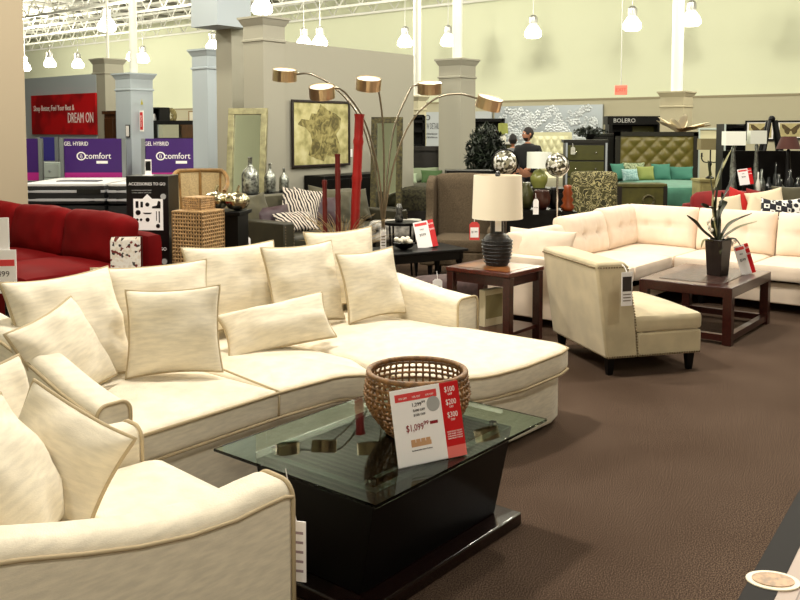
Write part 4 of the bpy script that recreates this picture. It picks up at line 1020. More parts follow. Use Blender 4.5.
# red wall sign
q0 = wp(33.5, 115, 10.7); q1 = wp(95, 115, 10.7); qc = (q0 + q1) / 2; zt_ = at(64, 94.5, qc.y).z; zb_ = at(64, 134.5, qc.y).z; qc.z = (zt_ + zb_) / 2
w_ = (q1 - q0).length; h_ = zt_ - zb_
sg = thing('wall_sign', 'large red wall sign reading DREAM ON on the blue grey partition', 'sign', tuple(qc - AX * .02), RS)
def redsign(N, L, v):
    n = N.new('ShaderNodeTexNoise'); n.inputs['Scale'].default_value = 1.6; L.new(v, n.inputs['Vector'])
    return ramp(N, L, n.outputs['Fac'], [(.42, (150, 6, 14)), (.56, (204, 14, 22))])
MB().box(-w_ / 2, -.03, -h_ / 2, w_ / 2 + .1, .015, h_ / 2).build('panel', mat_tex('sign_red', redsign, .5), sg)
MB().text('Sleep Better, Feel Your Best &', h_ * .20, T(-w_ * .12, -.034, h_ * .16) @ RX(90), .002, sx=.78).build('lettering', white, sg)
MB().text('DREAM ON', h_ * .36, T(w_ * .31, -.034, -h_ * .10) @ RX(90), .002, sx=.62).build('lettering', white, sg)
# armoire etc behind
arm_ = thing('armoire', 'brown wooden armoire between the two left columns', 'armoire', fl(114, 18.5), RS)
MB().box(-.35, 0, .05, .35, .5, 2.0).build('body', mat('armoire_brown', (84, 50, 22), .4, var=.25, vscale=5, stretch=(8, 8, 1)), arm_); 
for s_ in (-1, 1): d = MB().box(min(.01 * s_, .33 * s_), -.02, .12, max(.01 * s_, .33 * s_), 0, 1.9).build('door', MC['armoire_brown'], arm_, bevel=.006); MB().sphere((.05 * s_, -.035, 1.0), .02, 8, 6).build('knob', nail, d)
MB().box(-.38, -.04, 1.98, .38, .52, 2.05).build('cornice', MC['armoire_brown'], arm_)
def colsign(label, px, py, Y, w, h, m, inner, name='notice', red_txt=None):
    t = thing(name, label, 'notice', at(px, py, Y), RS)
    MB().box(-w / 2, -.012, -h / 2, w / 2, 0, h / 2).build('frame', m, t); MB().box(-w * .38, -.015, -h * .42, w * .38, -.012, h * .42).build('sheet', inner, t)
    if red_txt: MB().text(red_txt, w * .5, T(0, -.017, 0) @ RX(90) @ RZ(90), .001).build('lettering', red_txt and white, t)
    return t
colsign('black framed notice low on the blue grey column', 128, 131, 16.9, .13, .24, blackg, white)
colsign('narrow red notice under a dark bracket on the blue grey column', 142, 121, 16.95, .12, .40, white, red, red_txt='NOTICE')
ylw = thing('warning_label', 'tiny yellow triangle label high on the blue grey column', 'label', at(142, 102, 16.95), RS)
MB().prism([(-.04, -.05), (.04, -.05), (0, .05)], 0, .006, RX(90)).build('triangle', mat('warn_yellow', (190, 176, 60), .5), ylw)
# dark furniture at the rear left
bk_ = thing('bookcase', 'black open bookcase with pale ornaments at the rear left', 'bookcase', fl(153.5, 22), RS)
for x in (-.25, .25): MB().box(x - .02, 0, 0, x + .02, .3, 2.2).build('side_panel', blackwood, bk_)
for k in range(7): MB().box(-.25, 0, .05 + k * .355, .25, .3, .08 + k * .355).build('shelf', blackwood, bk_)
MB().box(-.25, .28, 0, .25, .3, 2.2).build('back_panel', blackwood, bk_)
for k in range(5):
    o = thing('ornament', 'pale ornament on the rear black bookcase', 'ornament', tuple(fl(153.5, 22) + S @ Vector((-.12 + .2 * (k % 2), .12, .437 + .355 * k))), 0, 'ornaments in the rear bookcase')
    MB().lathe([(.03, 0), (.06, .05), (.04, .14), (.02, .2)], seg=12).build('body', sheet, o)
dk = thing('dresser_mirror', 'black framed dresser mirror before the rear left wall', 'mirror', fl(176, 21.5), 0)
MB().box(-.62, -.1, 0, .62, .25, 1.35).build('dresser_body', blackwood, dk); frame(dk, 1.15, .52, .10, .06, blackwood, M=T(0, .1, 1.62)); MB().box(-.5, .08, 1.4, .5, .095, 1.85).build('mirror_glass', mirm, dk)
for px, lb in ((168, 'left black dresser post lamp'),): pass
wr = thing('wreath', 'round tan leaf wreath above the black dresser mirror at the rear left', 'wreath', at(171, 116, 24.5), RS)
mb = MB(); mb.tube([(.17 * math.cos(i * math.pi / 10), 0, .17 * math.sin(i * math.pi / 10)) for i in range(20)], .06, 8, closed=True)
for i in range(60): a = i * 2.4; r = .17 + .06 * math.sin(i * 5.1); mb.sphere((r * math.cos(a), -.05 + .02 * math.sin(i), r * math.sin(a)), .03, 5, 4)
mb.build('foliage', mat('wreath_tan', (130, 118, 74), .9, var=.3, vscale=20), wr)
fr = thing('framed_picture', 'small pale framed picture on the rear wall left of the tall blue grey column', 'picture', tuple(wp(192, 118, 24.75)), RS)
frame(fr, .42, .62, .05, .04, mat('tan_frame', (140, 110, 70), .5)); MB().box(-.18, -.02, -.28, .18, -.005, .28).build('print', mat('pale_print', (216, 210, 190), .7), fr)
# ================================================================== centre rear
cq0 = wp(421, 125, 24.75); cq1 = wp(470, 125, 24.75)
gp_ = thing('wall_panel', 'pale grey lettered wall panel on the rear wall behind the grey column', 'sign', tuple(wp(431, 127, 24.75)), RS)
pw = (cq1 - cq0).length + 1.7
MB().box(-pw / 2 + .85 - .2, -.03, -1.2, pw / 2 + .85 - .2, .02, .52).build('panel', mat('panel_grey', (186, 192, 196), .7), gp_)
MB().text('NOW DETAIL', .30, T(.0, -.034, .02) @ RX(90), .003, sx=.40).build('lettering', mat('letter_grey', (92, 92, 96), .6), gp_)
MB().tube([(-.12 + .09 * math.cos(i * math.pi / 10), -.034, .33 + .08 * math.sin(i * math.pi / 10)) for i in range(20)], .02, 5, closed=True).build('ring_logo', MC['letter_grey'], gp_)
for k in range(2): MB().text('see every finish and fabric in store', .11, T(.0, -.034, -.24 - k * .12) @ RX(90), .002, sx=.4).build('lettering', MC['letter_grey'], gp_)
sq0 = wp(495, 119, 24.75); sq1 = wp(603, 119, 24.75); sc0 = (sq0 + sq1) / 2; sw_ = (sq1 - sq0).length
zt_ = at(550, 105.5, sc0.y).z
sv = thing('floral_wall_panel', 'wide silver wall panel with embossed flowers on the rear wall', 'wall panel', (sc0.x, sc0.y, 0), RS)
slv = mat('silver_panel', (176, 184, 190), .35, .5)
MB().box(-sw_ / 2, -.03, .9, sw_ / 2, .02, zt_).build('panel', slv, sv)
mb = MB(); rnd = random.Random(3)
for k in range(170):
    x = rnd.uniform(-sw_ / 2 + .15, sw_ / 2 - .15); z = zt_ - .12 - (zt_ - 1.2) * (k % 34) / 34 + rnd.uniform(-.03, .03); r = rnd.uniform(.06, .13)
    for j in range(5): a = j * 1.2566 + k; mb.sphere((x + r * .6 * math.cos(a), -.03, z + r * .6 * math.sin(a)), r * .5, 6, 4, sc=(1, .5, 1))
o = mb.build('embossed_flowers', mat('silver_flowers', (206, 212, 216), .3, .4), sv); o['kind'] = 'stuff'
def simple_bed(label, px, Y, w, hb_top, hbm, bedm, rz, length=2.0, tuft=True, framem=None, skirt=None):
    b = thing('display_bed', label, 'bed', fl(px, Y), rz)
    H_ = hb_top
    if tuft:
        mb = MB(); wI = w - .16
        def f(i, j):
            a = i * 10; c = j * 5.5; u = a + c; v = a - c
            g = abs(math.sin(math.pi * u / 2) * math.sin(math.pi * v / 2)) ** .45
            e = min(1, 10 * min(i, 1 - i, j, 1 - j)); return ((i - .5) * wI, -.03 - .05 * g * e, .75 + (H_ - .83) * j)
        mb.grid(f, 60, 36); mb.build('tufted_panel', hbm, b, sharp=180)
    MB().box(-w / 2, 0, .0, w / 2, .09, H_).build('headboard_back', framem or hbm, b)
    if framem:
        for x in (-w / 2, w / 2 - .09): MB().box(x, -.06, 0, x + .09, .09, H_).build('headboard_post', framem, b)
        MB().box(-w / 2, -.06, H_ - .08, w / 2, .09, H_).build('headboard_rail', framem, b)
    MB().rbox((0, -length / 2, .50), (w - .06, length - .02, .42), .09, (0, 0, .03), n=(10, 12, 6)).build('mattress_cover', bedm, b)
    MB().box(-w / 2 + .02, -length, .08, w / 2 - .02, -.02, .34).build('bed_frame', framem or skirt or bedm, b)
    for x in (-w / 2 + .1, w / 2 - .1): MB().box(x - .04, -length + .05, 0, x + .04, -length + .13, .1).build('foot', blackwood, b)
    return b
creamh = mat('cream_tufted', (206, 204, 170), .8); 
simple_bed('bed with a high cream tufted headboard behind the standing man', 551, 19.85, .95, 1.60, creamh, mat('cream_bedding', (204, 200, 172), .9), 0)
olh = mat('olive_tufted_leather', (104, 94, 40), .4); teal = mat('teal_bedding', (76, 136, 114), .8, var=.12, vscale=6, sheen=.2); mirf = mat('mirrored_trim', (64, 62, 56), .25, .5)
tb = simple_bed('bed with a wide olive tufted headboard, dark mirrored frame and teal bedding', 656.5, 16.8, 1.57, 1.615, olh, teal, 0, 2.1, True, mirf)
bl_ = fl(656.5, 16.8)
lime = mat('lime_pillow', (134, 144, 76), .8); tealp = mat('teal_pillow', (58, 118, 100), .8); ptn = mat('pale_teal_print', (170, 200, 196), .8, col2=(110, 150, 150), vscale=40); ptn2 = mat('leaf_print_pillow', (176, 186, 150), .8, col2=(70, 90, 60), vscale=26)
BP = 'pillows on the teal bed'
for lb, px, dy, z, w, h, m, yw in (('dark teal pillow at the far left of the teal bed', 622, .38, .71, .34, .34, tealp, 30), ('leaf print pillow behind the lime pillow on the teal bed', 636, .34, .71, .42, .36, ptn2, 0), ('pale blue print pillow at the front left of the teal bed', 632, .78, .72, .32, .24, ptn, 10),
                            ('lime green pillow in the middle of the teal bed', 647, .66, .72, .32, .28, lime, 0), ('square teal pillow right of the lime pillow', 663, .58, .72, .36, .33, tealp, 0), ('wide teal pillow at the right end of the teal bed', 682, .45, .71, .46, .28, tealp, -10)):
    Y = 16.8 - dy; pillow('bed_pillow', lb, tuple(at(px, 130, Y).xy) + (z,), w, h, .12, m, yw, 22, 0, int(px), BP, n=10)
bn = thing('storage_bench', 'olive storage bench with a round ornament at the foot of the teal bed', 'bench', fl(643.5, 14.25), 0)
MB().box(-.38, 0, .06, .38, .36, .74).build('body', mat('olive_bench', (86, 82, 34), .45, var=.2), bn, bevel=.01); MB().box(-.40, -.02, .72, .40, .38, .78).build('lid', MC['olive_bench'], bn, bevel=.01)
for x in (-.37, .37): MB().box(x - .03, -.03, 0, x + .03, .03, .74).build('post', mirf, bn)
MB().tube([(.1 + .09 * math.cos(i * math.pi / 12), -.01, .5 + .09 * math.sin(i * math.pi / 12)) for i in range(24)], .022, 6, closed=True).build('ring_ornament', MC['carved_gilt'], bn)
# chest of drawers
cdm = mat('olive_drawer', (74, 74, 22), .4, var=.15, vscale=4); dkm = mat('dark_chest', (16, 15, 9), .35)
cd_ = thing('chest_of_drawers', 'dark chest with olive green drawers left of the teal bed', 'chest of drawers', fl(586, 14.4), -6)
MB().box(-.33, 0, .05, .33, .45, 1.46).build('body', dkm, cd_); MB().box(-.36, -.03, 1.44, .36, .47, 1.49).build('top', dkm, cd_)
for k in range(5):
    d = MB().box(-.29, -.02, .10 + k * .265, .29, 0, .34 + k * .265).build('drawer', cdm, cd_, bevel=.004)
    for x in (-.16, .16): MB().sphere((x, -.035, .22 + k * .265), .018, 8, 6).build('knob', chrome, d)
for x in (-.31, .33): MB().box(x - .015, -.03, .05, x + .015, -.01, 1.44).build('mirrored_edge', slv, cd_)
for x in (-.29, .29): MB().box(x - .03, .02, 0, x + .03, .08, .06).build('foot', dkm, cd_)
hang_tag('pale tag hanging on the top left drawer of the olive chest', 573, 147, 14.25, .07, .12, 0, mat('tag_grey2', (196, 196, 180), .6), None)
pq_ = thing('potted_greenery', 'low dark greenery in a planter on top of the olive chest', 'plant', tuple(fl(590, 14.6).xy) + (1.493,), 0)
def foliage(parent, c, sc, n, m, lsz=.04, seed=1, name='foliage'):
    rnd = random.Random(seed); mb = MB()
    for k in range(n):
        d = Vector((rnd.gauss(0, 1), rnd.gauss(0, 1), rnd.gauss(0, 1))).normalized() * rnd.random() ** .4
        p = Vector(c) + Vector((d.x * sc[0], d.y * sc[1], d.z * sc[2])); M = T(*p) @ RZ(rnd.uniform(0, 360)) @ RX(rnd.uniform(-70, 70))
        L = lsz * rnd.uniform(.7, 1.3); mb.add([(-L * .35, 0, 0), (0, -L, .006), (L * .35, 0, 0), (0, L, .004), (0, 0, .012)], [(0, 1, 4), (1, 2, 4), (2, 3, 4), (3, 0, 4), (0, 3, 2, 1)], M)
    o = mb.build(name, m, parent); o['kind'] = 'stuff'; return o
dkg = mat('dark_green', (26, 38, 20), .6, var=.5, vscale=9); whf = mat('white_blossom', (206, 208, 196), .7)
MB().lathe([(.06, 0), (.09, .05), (.1, .09), (.08, .09), (.02, .03)], seg=16).build('planter', blackwood, pq_); foliage(pq_, (0, 0, .12), (.3, .14, .09), 260, dkg, .045, 4)
# dark hutch with lettering
hq = thing('hutch', 'wide black hutch with a lettered header behind the olive headboard', 'hutch', fl(635, 21), 0)
MB().box(-.6, 0, 0, .6, .4, 1.0).build('base_cabinet', blackwood, hq); MB().box(-.66, -.02, 1.78, .66, .42, 1.98).build('header', blackwood, hq)
for x in (-.58, .58): MB().box(x - .04, 0, 1.0, x + .04, .4, 1.78).build('side_post', blackwood, hq)
MB().box(-.6, .36, 1.0, .6, .4, 1.78).build('back_panel', blackwood, hq); MB().box(.02, .3, 1.05, .55, .36, 1.74).build('olive_panel', cdm, hq)
MB().text('BOLERO', .14, T(-.26, -.024, 1.87) @ RX(90), .003).build('lettering', greyc, hq)
dw = thing('wardrobe', 'dark tall wardrobe filling the gap between olive chest and olive headboard', 'wardrobe', fl(607, 17.05), 0)
MB().box(-.30, 0, .05, .30, .5, 1.55).build('body', dkm, dw); MB().box(-.33, -.02, 1.53, .33, .52, 1.58).build('top', dkm, dw)
for s_ in (-1, 1): MB().box(min(.01 * s_, .28 * s_), -.02, .1, max(.01 * s_, .28 * s_), 0, 1.5).build('door', dkm, dw, bevel=.005)
MB().box(-.3, .02, 0, .3, .48, .06).build('plinth', dkm, dw)
fa_ = thing('flower_arrangement', 'pale dried lilies spreading above the olive headboard', 'flowers', tuple(fl(679, 17.6).xy) + (1.43,), 0)
cab = thing('tall_cabinet', 'dark tall cabinet behind the olive headboard carrying the dried lilies', 'cabinet', fl(679, 17.6), 0)
MB().box(-.27, -.2, .04, .27, .25, 1.40).build('body', dkm, cab); MB().box(-.29, -.23, 1.39, .29, .28, 1.43).build('top', dkm, cab); MB().box(-.25, -.18, 0, .25, .23, .05).build('plinth', dkm, cab)
MB().lathe([(.06, 0), (.1, .06), (.07, .16), (.05, .2), (.03, .2)], seg=16).build('vase', mat('tan_vase', (150, 120, 80), .5), fa_)
petal = mat('dried_petal', (226, 214, 184), .8)
for k in range(16):
    a = k * 2.4; el = .25 + .5 * ((k * 7) % 5) / 5; L = .3 + .14 * (k % 3); d = Vector((math.cos(a) * math.cos(el) * 1.25, math.sin(a) * math.cos(el) * .5, math.sin(el)))
    b = Vector((0, 0, .18)); leaf([b, b + d * L * .5 + Vector((0, 0, .03)), b + d * L], .07, petal if k % 5 else MC['tan_vase'], fa_, 'petal')
# centre-left display bed, seen between partition and column
dkw = mat('dark_walnut', (26, 20, 16), .4)
cb = simple_bed('dark framed bed with green pillows seen left of the grey column', 424, 15.9, .95, 1.36, dkw, mat('dark_brocade', (74, 70, 46), .9, var=.6, vscale=30), 0, 1.7, False, dkw)
cbp = fl(424, 15.9)
for lb, dx, dy, m, w, h in (('pale sage pillow at the left on the dark framed bed', -.28, .55, mat('sage_pillow', (176, 194, 164), .8), .3, .2), ('green pillow on the dark framed bed', .12, .60, mat('green_pillow', (64, 92, 50), .8), .38, .26), ('wide pale green pillow behind the others on the dark framed bed', .02, .3, mat('pale_green', (138, 150, 122), .8), .6, .3)):
    pillow('bed_pillow', lb, (cbp.x + dx, cbp.y - dy, .71), w, h, .13, m, 0, 24, 0, int(dx * 100 + 60), 'pillows on the dark framed bed', n=10)
cs = thing('garden_stool', 'white pierced ceramic garden stool left of the wing chair', 'stool', fl(413, 11.8), 0)
MB().lathe([(.09, .0), (.12, .03), (.145, .16), (.15, .24), (.14, .34), (.12, .42), (.11, .45), (.02, .46)], seg=24).build('body', mat('ceramic_white', (214, 212, 200), .3), cs); 
for k in range(4): a = 200 + k * 45; MB().sphere((.14 * math.cos(R(a)), .14 * math.sin(R(a)), .24), .03, 8, 6).build('pierced_hole', blackwood, cs, sharp=180)
cs.location.z = .0
bs = thing('black_shelf_unit', 'black shelf unit with pale objects behind the thin column left of the grey column', 'shelf unit', fl(416, 18.5), 0)
for x in (-.17, .17): MB().box(x - .03, 0, 0, x + .03, .3, 1.95).build('side_panel', blackwood, bs)
for z in (.4, .9, 1.3, 1.6, 1.8, 1.92): MB().box(-.17, 0, z, .17, .3, z + .05).build('shelf', blackwood, bs)
MB().box(-.17, .27, 0, .17, .3, 1.95).build('back_panel', blackwood, bs)
# tree and lamp at the rear
tr_ = thing('artificial_tree', 'dark bushy artificial tree right of the grey column', 'plant', fl(486, 13.6), 0)
MB().lathe([(.14, 0), (.2, .05), (.24, .35), (.22, .35), (.1, .1)], seg=20).build('pot', blackwood, tr_); MB().tube([(0, 0, .2), (.02, 0, .7), (0, .02, 1.3)], [.035, .03, .02], 8).build('trunk', dkw, tr_)
foliage(tr_, (0, 0, 1.25), (.33, .3, .50), 1500, dkg, .065, 8)
bkc = thing('rear_bookcase', 'black bookcase with white blossom behind the artificial tree', 'bookcase', fl(484, 17.35), 0)
for x in (-.38, .38): MB().box(x - .03, 0, 0, x + .03, .32, 1.88).build('side_panel', blackwood, bkc)
for z in (.05, .45, .85, 1.25, 1.82): MB().box(-.38, 0, z, .38, .32, z + .05).build('shelf', blackwood, bkc)
MB().box(-.38, .29, 0, .38, .32, 1.88).build('back_panel', blackwood, bkc)
wf = thing('blossom_vase', 'white blossoms in a vase on the black bookcase behind the tree', 'flowers', tuple(fl(481, 17.45).xy) + (1.303,), 0)
MB().lathe([(.04, 0), (.06, .06), (.03, .12)], seg=12).build('vase', blackwood, wf); foliage(wf, (0, -.08, .27), (.22, .08, .15), 160, whf, .05, 5, 'blossom')
def table_lamp(label, px, Y, z, h, sw, sh, basem, shm, rect=False, taperk=.9, bw=.3):
    t = thing('table_lamp', label, 'lamp', tuple(fl(px, Y).xy) + (z,), 0)
    hb = h - sh
    MB().lathe([(.25 * sw, 0), (.26 * sw, .02), (bw * sw, hb * .3), (bw * sw * 1.05, hb * .55), (bw * sw * .6, hb * .85), (.03, hb * .95), (.012, hb), (.012, hb + sh * .6), (.001, hb + sh * .6)], seg=20).build('base', basem, t)
    if rect: MB().loft([[(-q, -r, z), (q, -r, z), (q, r, z), (-q, r, z)] for q, r, z in ((sw / 2, sw * .3, hb), (sw / 2, sw * .3, h), (sw / 2 - .008, sw * .3 - .008, h), (sw / 2 - .008, sw * .3 - .008, hb))], caps=False).build('lamp_shade', shm, t)
    else: MB().loft([[(q * math.cos(j * math.pi / 14), q * math.sin(j * math.pi / 14), z) for j in range(28)] for q, z in ((sw / 2, hb), (sw / 2 * taperk, h), (sw / 2 * taperk - .006, h), (sw / 2 - .006, hb))], caps=False).build('lamp_shade', shm, t)
    return t
oliveg = mat('olive_glaze', (122, 124, 62), .25); whsh = mat('white_shade', (236, 240, 228), .85)
table_lamp('lamp with olive green glazed base and white drum shade behind the cream lamp', 539.5, 12.4, .84, .50, .35, .225, oliveg, whsh, bw=.34, taperk=.98)
table_lamp('small lamp with green shade on the pale shelf behind the tree', 503, 16.9, 1.42, .36, .2, .2, MC['ceramic_white'], mat('green_shade', (150, 156, 80), .8))
shf = thing('pale_topped_console', 'dark console with a pale top carrying the small green lamp', 'console table', fl(500, 16.9), 0)
MB().box(-.28, -.18, 1.38, .28, .2, 1.42).build('table_top', MC['ceramic_white'], shf); MB().box(-.25, -.15, 0, .25, .18, 1.38).build('cabinet_body', MC['olive_bench'], shf)
buf = thing('buffet', 'black buffet carrying the olive green lamp', 'buffet', fl(541, 12.4), 0)
MB().box(-.32, -.2, .05, .32, .22, .80).build('body', blackwood, buf); MB().box(-.34, -.22, .80, .34, .24, .838).build('top', blackwood, buf); MB().box(-.3, -.17, 0, .3, .2, .06).build('plinth', blackwood, buf)
for s_ in (-1, 1): d = MB().box(min(.01 * s_, .30 * s_), -.215, .1, max(.01 * s_, .30 * s_), -.2, .77).build('door', blackwood, buf, bevel=.004); MB().sphere((.05 * s_, -.23, .45), .014, 8, 6).build('knob', chrome, d)
# globes on stands
def crackle(N, L, v):
    n = N.new('ShaderNodeTexVoronoi'); n.inputs['Scale'].default_value = 38; L.new(v, n.inputs['Vector'])
    s = N.new('ShaderNodeSeparateColor'); L.new(n.outputs['Color'], s.inputs[0])
    return ramp(N, L, s.outputs[0], [(0, (60, 56, 40)), (.4, (150, 146, 124)), (.7, (240, 238, 228))], True)
crk = mat_tex('mirror_mosaic', crackle, .3, .25)
def globe(label, px, py, Y, stand, r=.13, post=.012):
    p = at(px, py, Y); t = thing('mosaic_globe', label, 'globe', (p.x, p.y, 0), 0, 'mirror mosaic globes')
    MB().sphere((0, 0, p.z), r, 28, 18).build('globe', crk, t, sharp=180)
    MB().tube([(r * 1.08 * math.cos(i * math.pi / 16), 0, p.z + r * 1.08 * math.sin(i * math.pi / 16)) for i in range(32)], .008, 6, closed=True).build('ring', chrome if stand else blackwood, t)
    MB().lathe([(.10, 0), (.10, .015), (post, .03), (post, p.z - r * 1.0), (.03, p.z - r * .98), (.02, p.z - r * .94)], seg=14).build('stand', chrome if stand else blackwood, t)
globe('mirror mosaic globe directly above the cream drum lamp shade', 505, 162.5, 9.3, 0, .128)
globe('mirror mosaic globe on a thin chrome post right of the olive green lamp', 557.5, 165, 9.6, 1, .115)
# console with dark vases behind the sectional
cn2 = thing('black_console', 'black console with dark vases behind the end of the tufted sectional', 'console table', fl(534, 9.9), -10)
MB().box(-.31, -.17, .72, .31, .17, .76).build('table_top', blackwood, cn2); MB().box(-.29, -.15, .4, .29, .15, .72).build('body', blackwood, cn2)
for x in (-.27, .27):
    for y in (-.12, .12): MB().box(x - .025, y - .025, 0, x + .025, y + .025, .42).build('leg', blackwood, cn2)
brv = mat('brown_vase', (58, 26, 16), .3); 
def vase(label, px, Y, z, prof, m, cat='vase', group=None):
    t = thing('vase', label, cat, tuple(fl(px, Y).xy) + (z,), 0, group); MB().lathe(prof, seg=20).build('body', m, t, sharp=180); return t
vase('dark brown bowl vase with a pale rim on the black console', 542.5, 9.84, .762, [(.05, 0), (.09, .06), (.1, .14), (.08, .2), (.085, .215), (.07, .215), (.05, .1)], brv)
vase('dark olive vase left of the brown bowl vase on the black console', 527, 9.9, .762, [(.05, 0), (.085, .1), (.08, .2), (.04, .26), (.05, .3), (.03, .3)], mat('dark_olive_glaze', (62, 62, 30), .3))
vase('black vase right of the brown bowl vase on the black console', 554.5, 9.95, .762, [(.04, 0), (.06, .1), (.03, .2), (.04, .24), (.02, .24)], blackwood)
hang_tag('white card tag hanging before the black console with vases', 536, 199, 9.6, .06, .17, 0, white, None)
bb = vase('stacked ball brown wooden vase right of the chrome post', 568.5, 10.1, .72, [(.06, 0), (.08, .05), (.05, .09), (.07, .13), (.045, .17), (.06, .21), (.04, .25), (.05, .28), (.03, .3)], mat('amber_wood', (132, 58, 20), .35))
ps2 = thing('pedestal', 'small black pedestal under the stacked ball vase', 'pedestal', fl(568.5, 10.1), 0); MB().box(-.08, -.08, 0, .08, .08, .69).build('body', blackwood, ps2, bevel=.006); MB().box(-.095, -.095, .69, .095, .095, .719).build('cap', blackwood, ps2)
bt2 = thing('bar_table', 'black high table top showing behind the wing chair', 'table', fl(469, 11.4), 0)
MB().box(-.30, -.2, 1.06, .30, .25, 1.13).build('table_top', blackwood, bt2)
for x in (-.26, .26):
    for y in (-.16, .2): MB().box(x - .025, y - .025, 0, x + .025, y + .025, 1.06).build('leg', blackwood, bt2)
# cowhide ottoman and dark bits behind the arc lamp
cow = mat('cowhide', (214, 208, 196), .9, col2=(24, 20, 18), vscale=9)
cw_ = thing('cowhide_bench', 'black and white cowhide bench behind the arc lamp', 'bench', fl(395, 10.32), 0)
MB().rbox((0, 0, .46), (.62, .45, .22), .05, (0, 0, .03), n=(10, 8, 5)).build('seat', cow, cw_)
for x in (-.25, .25):
    for y in (-.16, .16): MB().taper((x, y, 0), (.03, .03), (x, y, .37), (.05, .05)).build('leg', blackwood, cw_)
et2 = thing('metal_side_table', 'black metal side table with thin legs left of the wing chair', 'side table', fl(402, 9.75), 10)
MB().lathe([(.01, .60), (.2, .60), (.2, .63), (.01, .63)], seg=24).build('table_top', blackwood, et2); MB().lathe([(.01, .2), (.18, .2), (.18, .22), (.01, .22)], seg=24).build('lower_shelf', blackwood, et2)
for k in range(4): a = R(45 + 90 * k); MB().tube([(.2 * math.cos(a), .2 * math.sin(a), 0), (.16 * math.cos(a), .16 * math.sin(a), .3), (.17 * math.cos(a), .17 * math.sin(a), .61)], .012, 6).build('leg', blackwood, et2)
vase('small black and silver figurine vase on the metal side table', 399, 9.75, .632, [(.04, 0), (.05, .04), (.03, .1), (.045, .14), (.02, .2)], mat('black_silver', (120, 120, 116), .3, .6, col2=(20, 20, 20), vscale=30))
# accent chair
def flor(N, L, v):
    n = N.new('ShaderNodeTexNoise'); n.inputs['Scale'].default_value = 7.5; n.inputs['Detail'].default_value = 1.5; n.inputs['Distortion'].default_value = 2.2; L.new(v, n.inputs['Vector'])
    return ramp(N, L, n.outputs['Fac'], [(0, (66, 62, 30)), (.46, (176, 166, 116)), (.50, (48, 46, 24)), (.56, (186, 176, 128)), (.60, (60, 56, 28))], True)
florm = mat_tex('scroll_print', flor, .85)
ac = thing('accent_chair', 'armless accent chair in olive and beige scroll print behind the tufted sectional', 'chair', fl(596, 12.0), -8)
MB().rbox((0, .25, .75), (.64, .14, .64), .05, (0, .02, .01), n=(10, 4, 10)).build('backrest', florm, ac); MB().rbox((0, -.08, .38), (.64, .62, .2), .05, (0, 0, .02), n=(10, 8, 4)).build('seat', florm, ac)
for x in (-.27, .27):
    for y in (-.33, .26): MB().taper((x, y, 0), (.03, .03), (x, y, .29), (.05, .05)).build('leg', blackwood, ac)
# ================================================================== rear right
nsm = mat('beige_nightstand', (164, 152, 98), .5, var=.15)
ns = thing('nightstand', 'olive beige nightstand under the candelabra lamp', 'nightstand', fl(711, 14.3), 0)
MB().box(-.22, -.2, .06, .22, .2, .82).build('body', nsm, ns); MB().box(-.24, -.22, .82, .24, .22, .86).build('top', nsm, ns)
for k in range(2): d = MB().box(-.19, -.215, .12 + k * .35, .19, -.2, .42 + k * .35).build('drawer', nsm, ns, bevel=.004); MB().sphere((0, -.23, .27 + k * .35), .016, 8, 6).build('knob', dkw, d)
MB().box(-.2, -.17, 0, .2, .18, .07).build('plinth', nsm, ns)
cl = thing('candelabra_lamp', 'black candelabra lamp with wide tan rectangular shade on the nightstand', 'lamp', tuple(fl(711, 14.3).xy) + (.86,), 0)
MB().lathe([(.07, 0), (.07, .02), (.02, .05), (.015, .2), (.03, .24), (.012, .28), (.012, .5)], seg=12).build('stem', blackwood, cl)
for s_ in (-1, 1): MB().tube(bez((0, 0, .28), (.08 * s_, 0, .24), (.15 * s_, 0, .28), (.14 * s_, 0, .36), 8), .01, 6).build('side_arm', blackwood, cl); MB().lathe([(.03, .36), (.014, .37), (.014, .42)], (.14 * s_, 0, 0), 8).build('candle_cup', blackwood, cl)
MB().loft([[(-q, -q * .5, z), (q, -q * .5, z), (q, q * .5, z), (-q, q * .5, z)] for q, z in ((.19, .47), (.185, .65), (.178, .65), (.183, .47))], caps=False).build('lamp_shade', mat('tan_shade', (124, 114, 78), .8), cl)
wm = thing('standing_mirror', 'white framed standing mirror behind the candelabra lamp', 'mirror', fl(711, 17.4), 0)
mm = T(0, 0, .85); frame(wm, .52, 1.68, .035, .05, MC['pale_mint'], M=mm); MB().box(-.22, -.02, .04, .22, -.008, 1.65).build('mirror_glass', mat('pale_glass', (214, 208, 172), .3), wm); MB().box(-.25, -.004, 0, .25, .03, 1.68).build('back_board', whitep, wm)
def aframe(label, px, Y, top, w, rz=0):
    t = thing('a_frame_shelf', label, 'shelf', fl(px, Y), rz)
    for x in (-1, 1):
        for y in (-1, 1): MB().tube([(x * w / 2, y * .2, 0), (x * .04, y * .03, top - .04)], .028, 6).build('leg', blackwood, t)
    MB().sphere((0, 0, top - .02), .05, 10, 8).build('finial', blackwood, t)
    for k in range(4): z = .2 + k * .36; q = (w / 2) * (1 - z / top) + .02; MB().box(-q, -.2 * (1 - z / top) - .02, z, q, .2 * (1 - z / top) + .02, z + .03).build('shelf', blackwood, t)
aframe('black pyramid display shelf between the two butterfly prints', 771.5, 12.85, 1.83, .78, 0)
bw_ = thing('black_bookcase', 'black tall bookcase with a pale left edge behind the white lamps', 'bookcase', fl(736, 13.2), 0)
for x, m in ((-.16, blackwood), (.13, blackwood)): MB().box(x - .012, 0, 0, x + .02, .34, 1.74).build('side_panel', m, bw_)
MB().box(-.14, .3, 0, .12, .33, 1.74).build('back_panel', blackwood, bw_)
MB().box(-.176, -.006, 0, -.150, .0, 1.74).build('pale_edge', MC['pale_mint'], bw_)
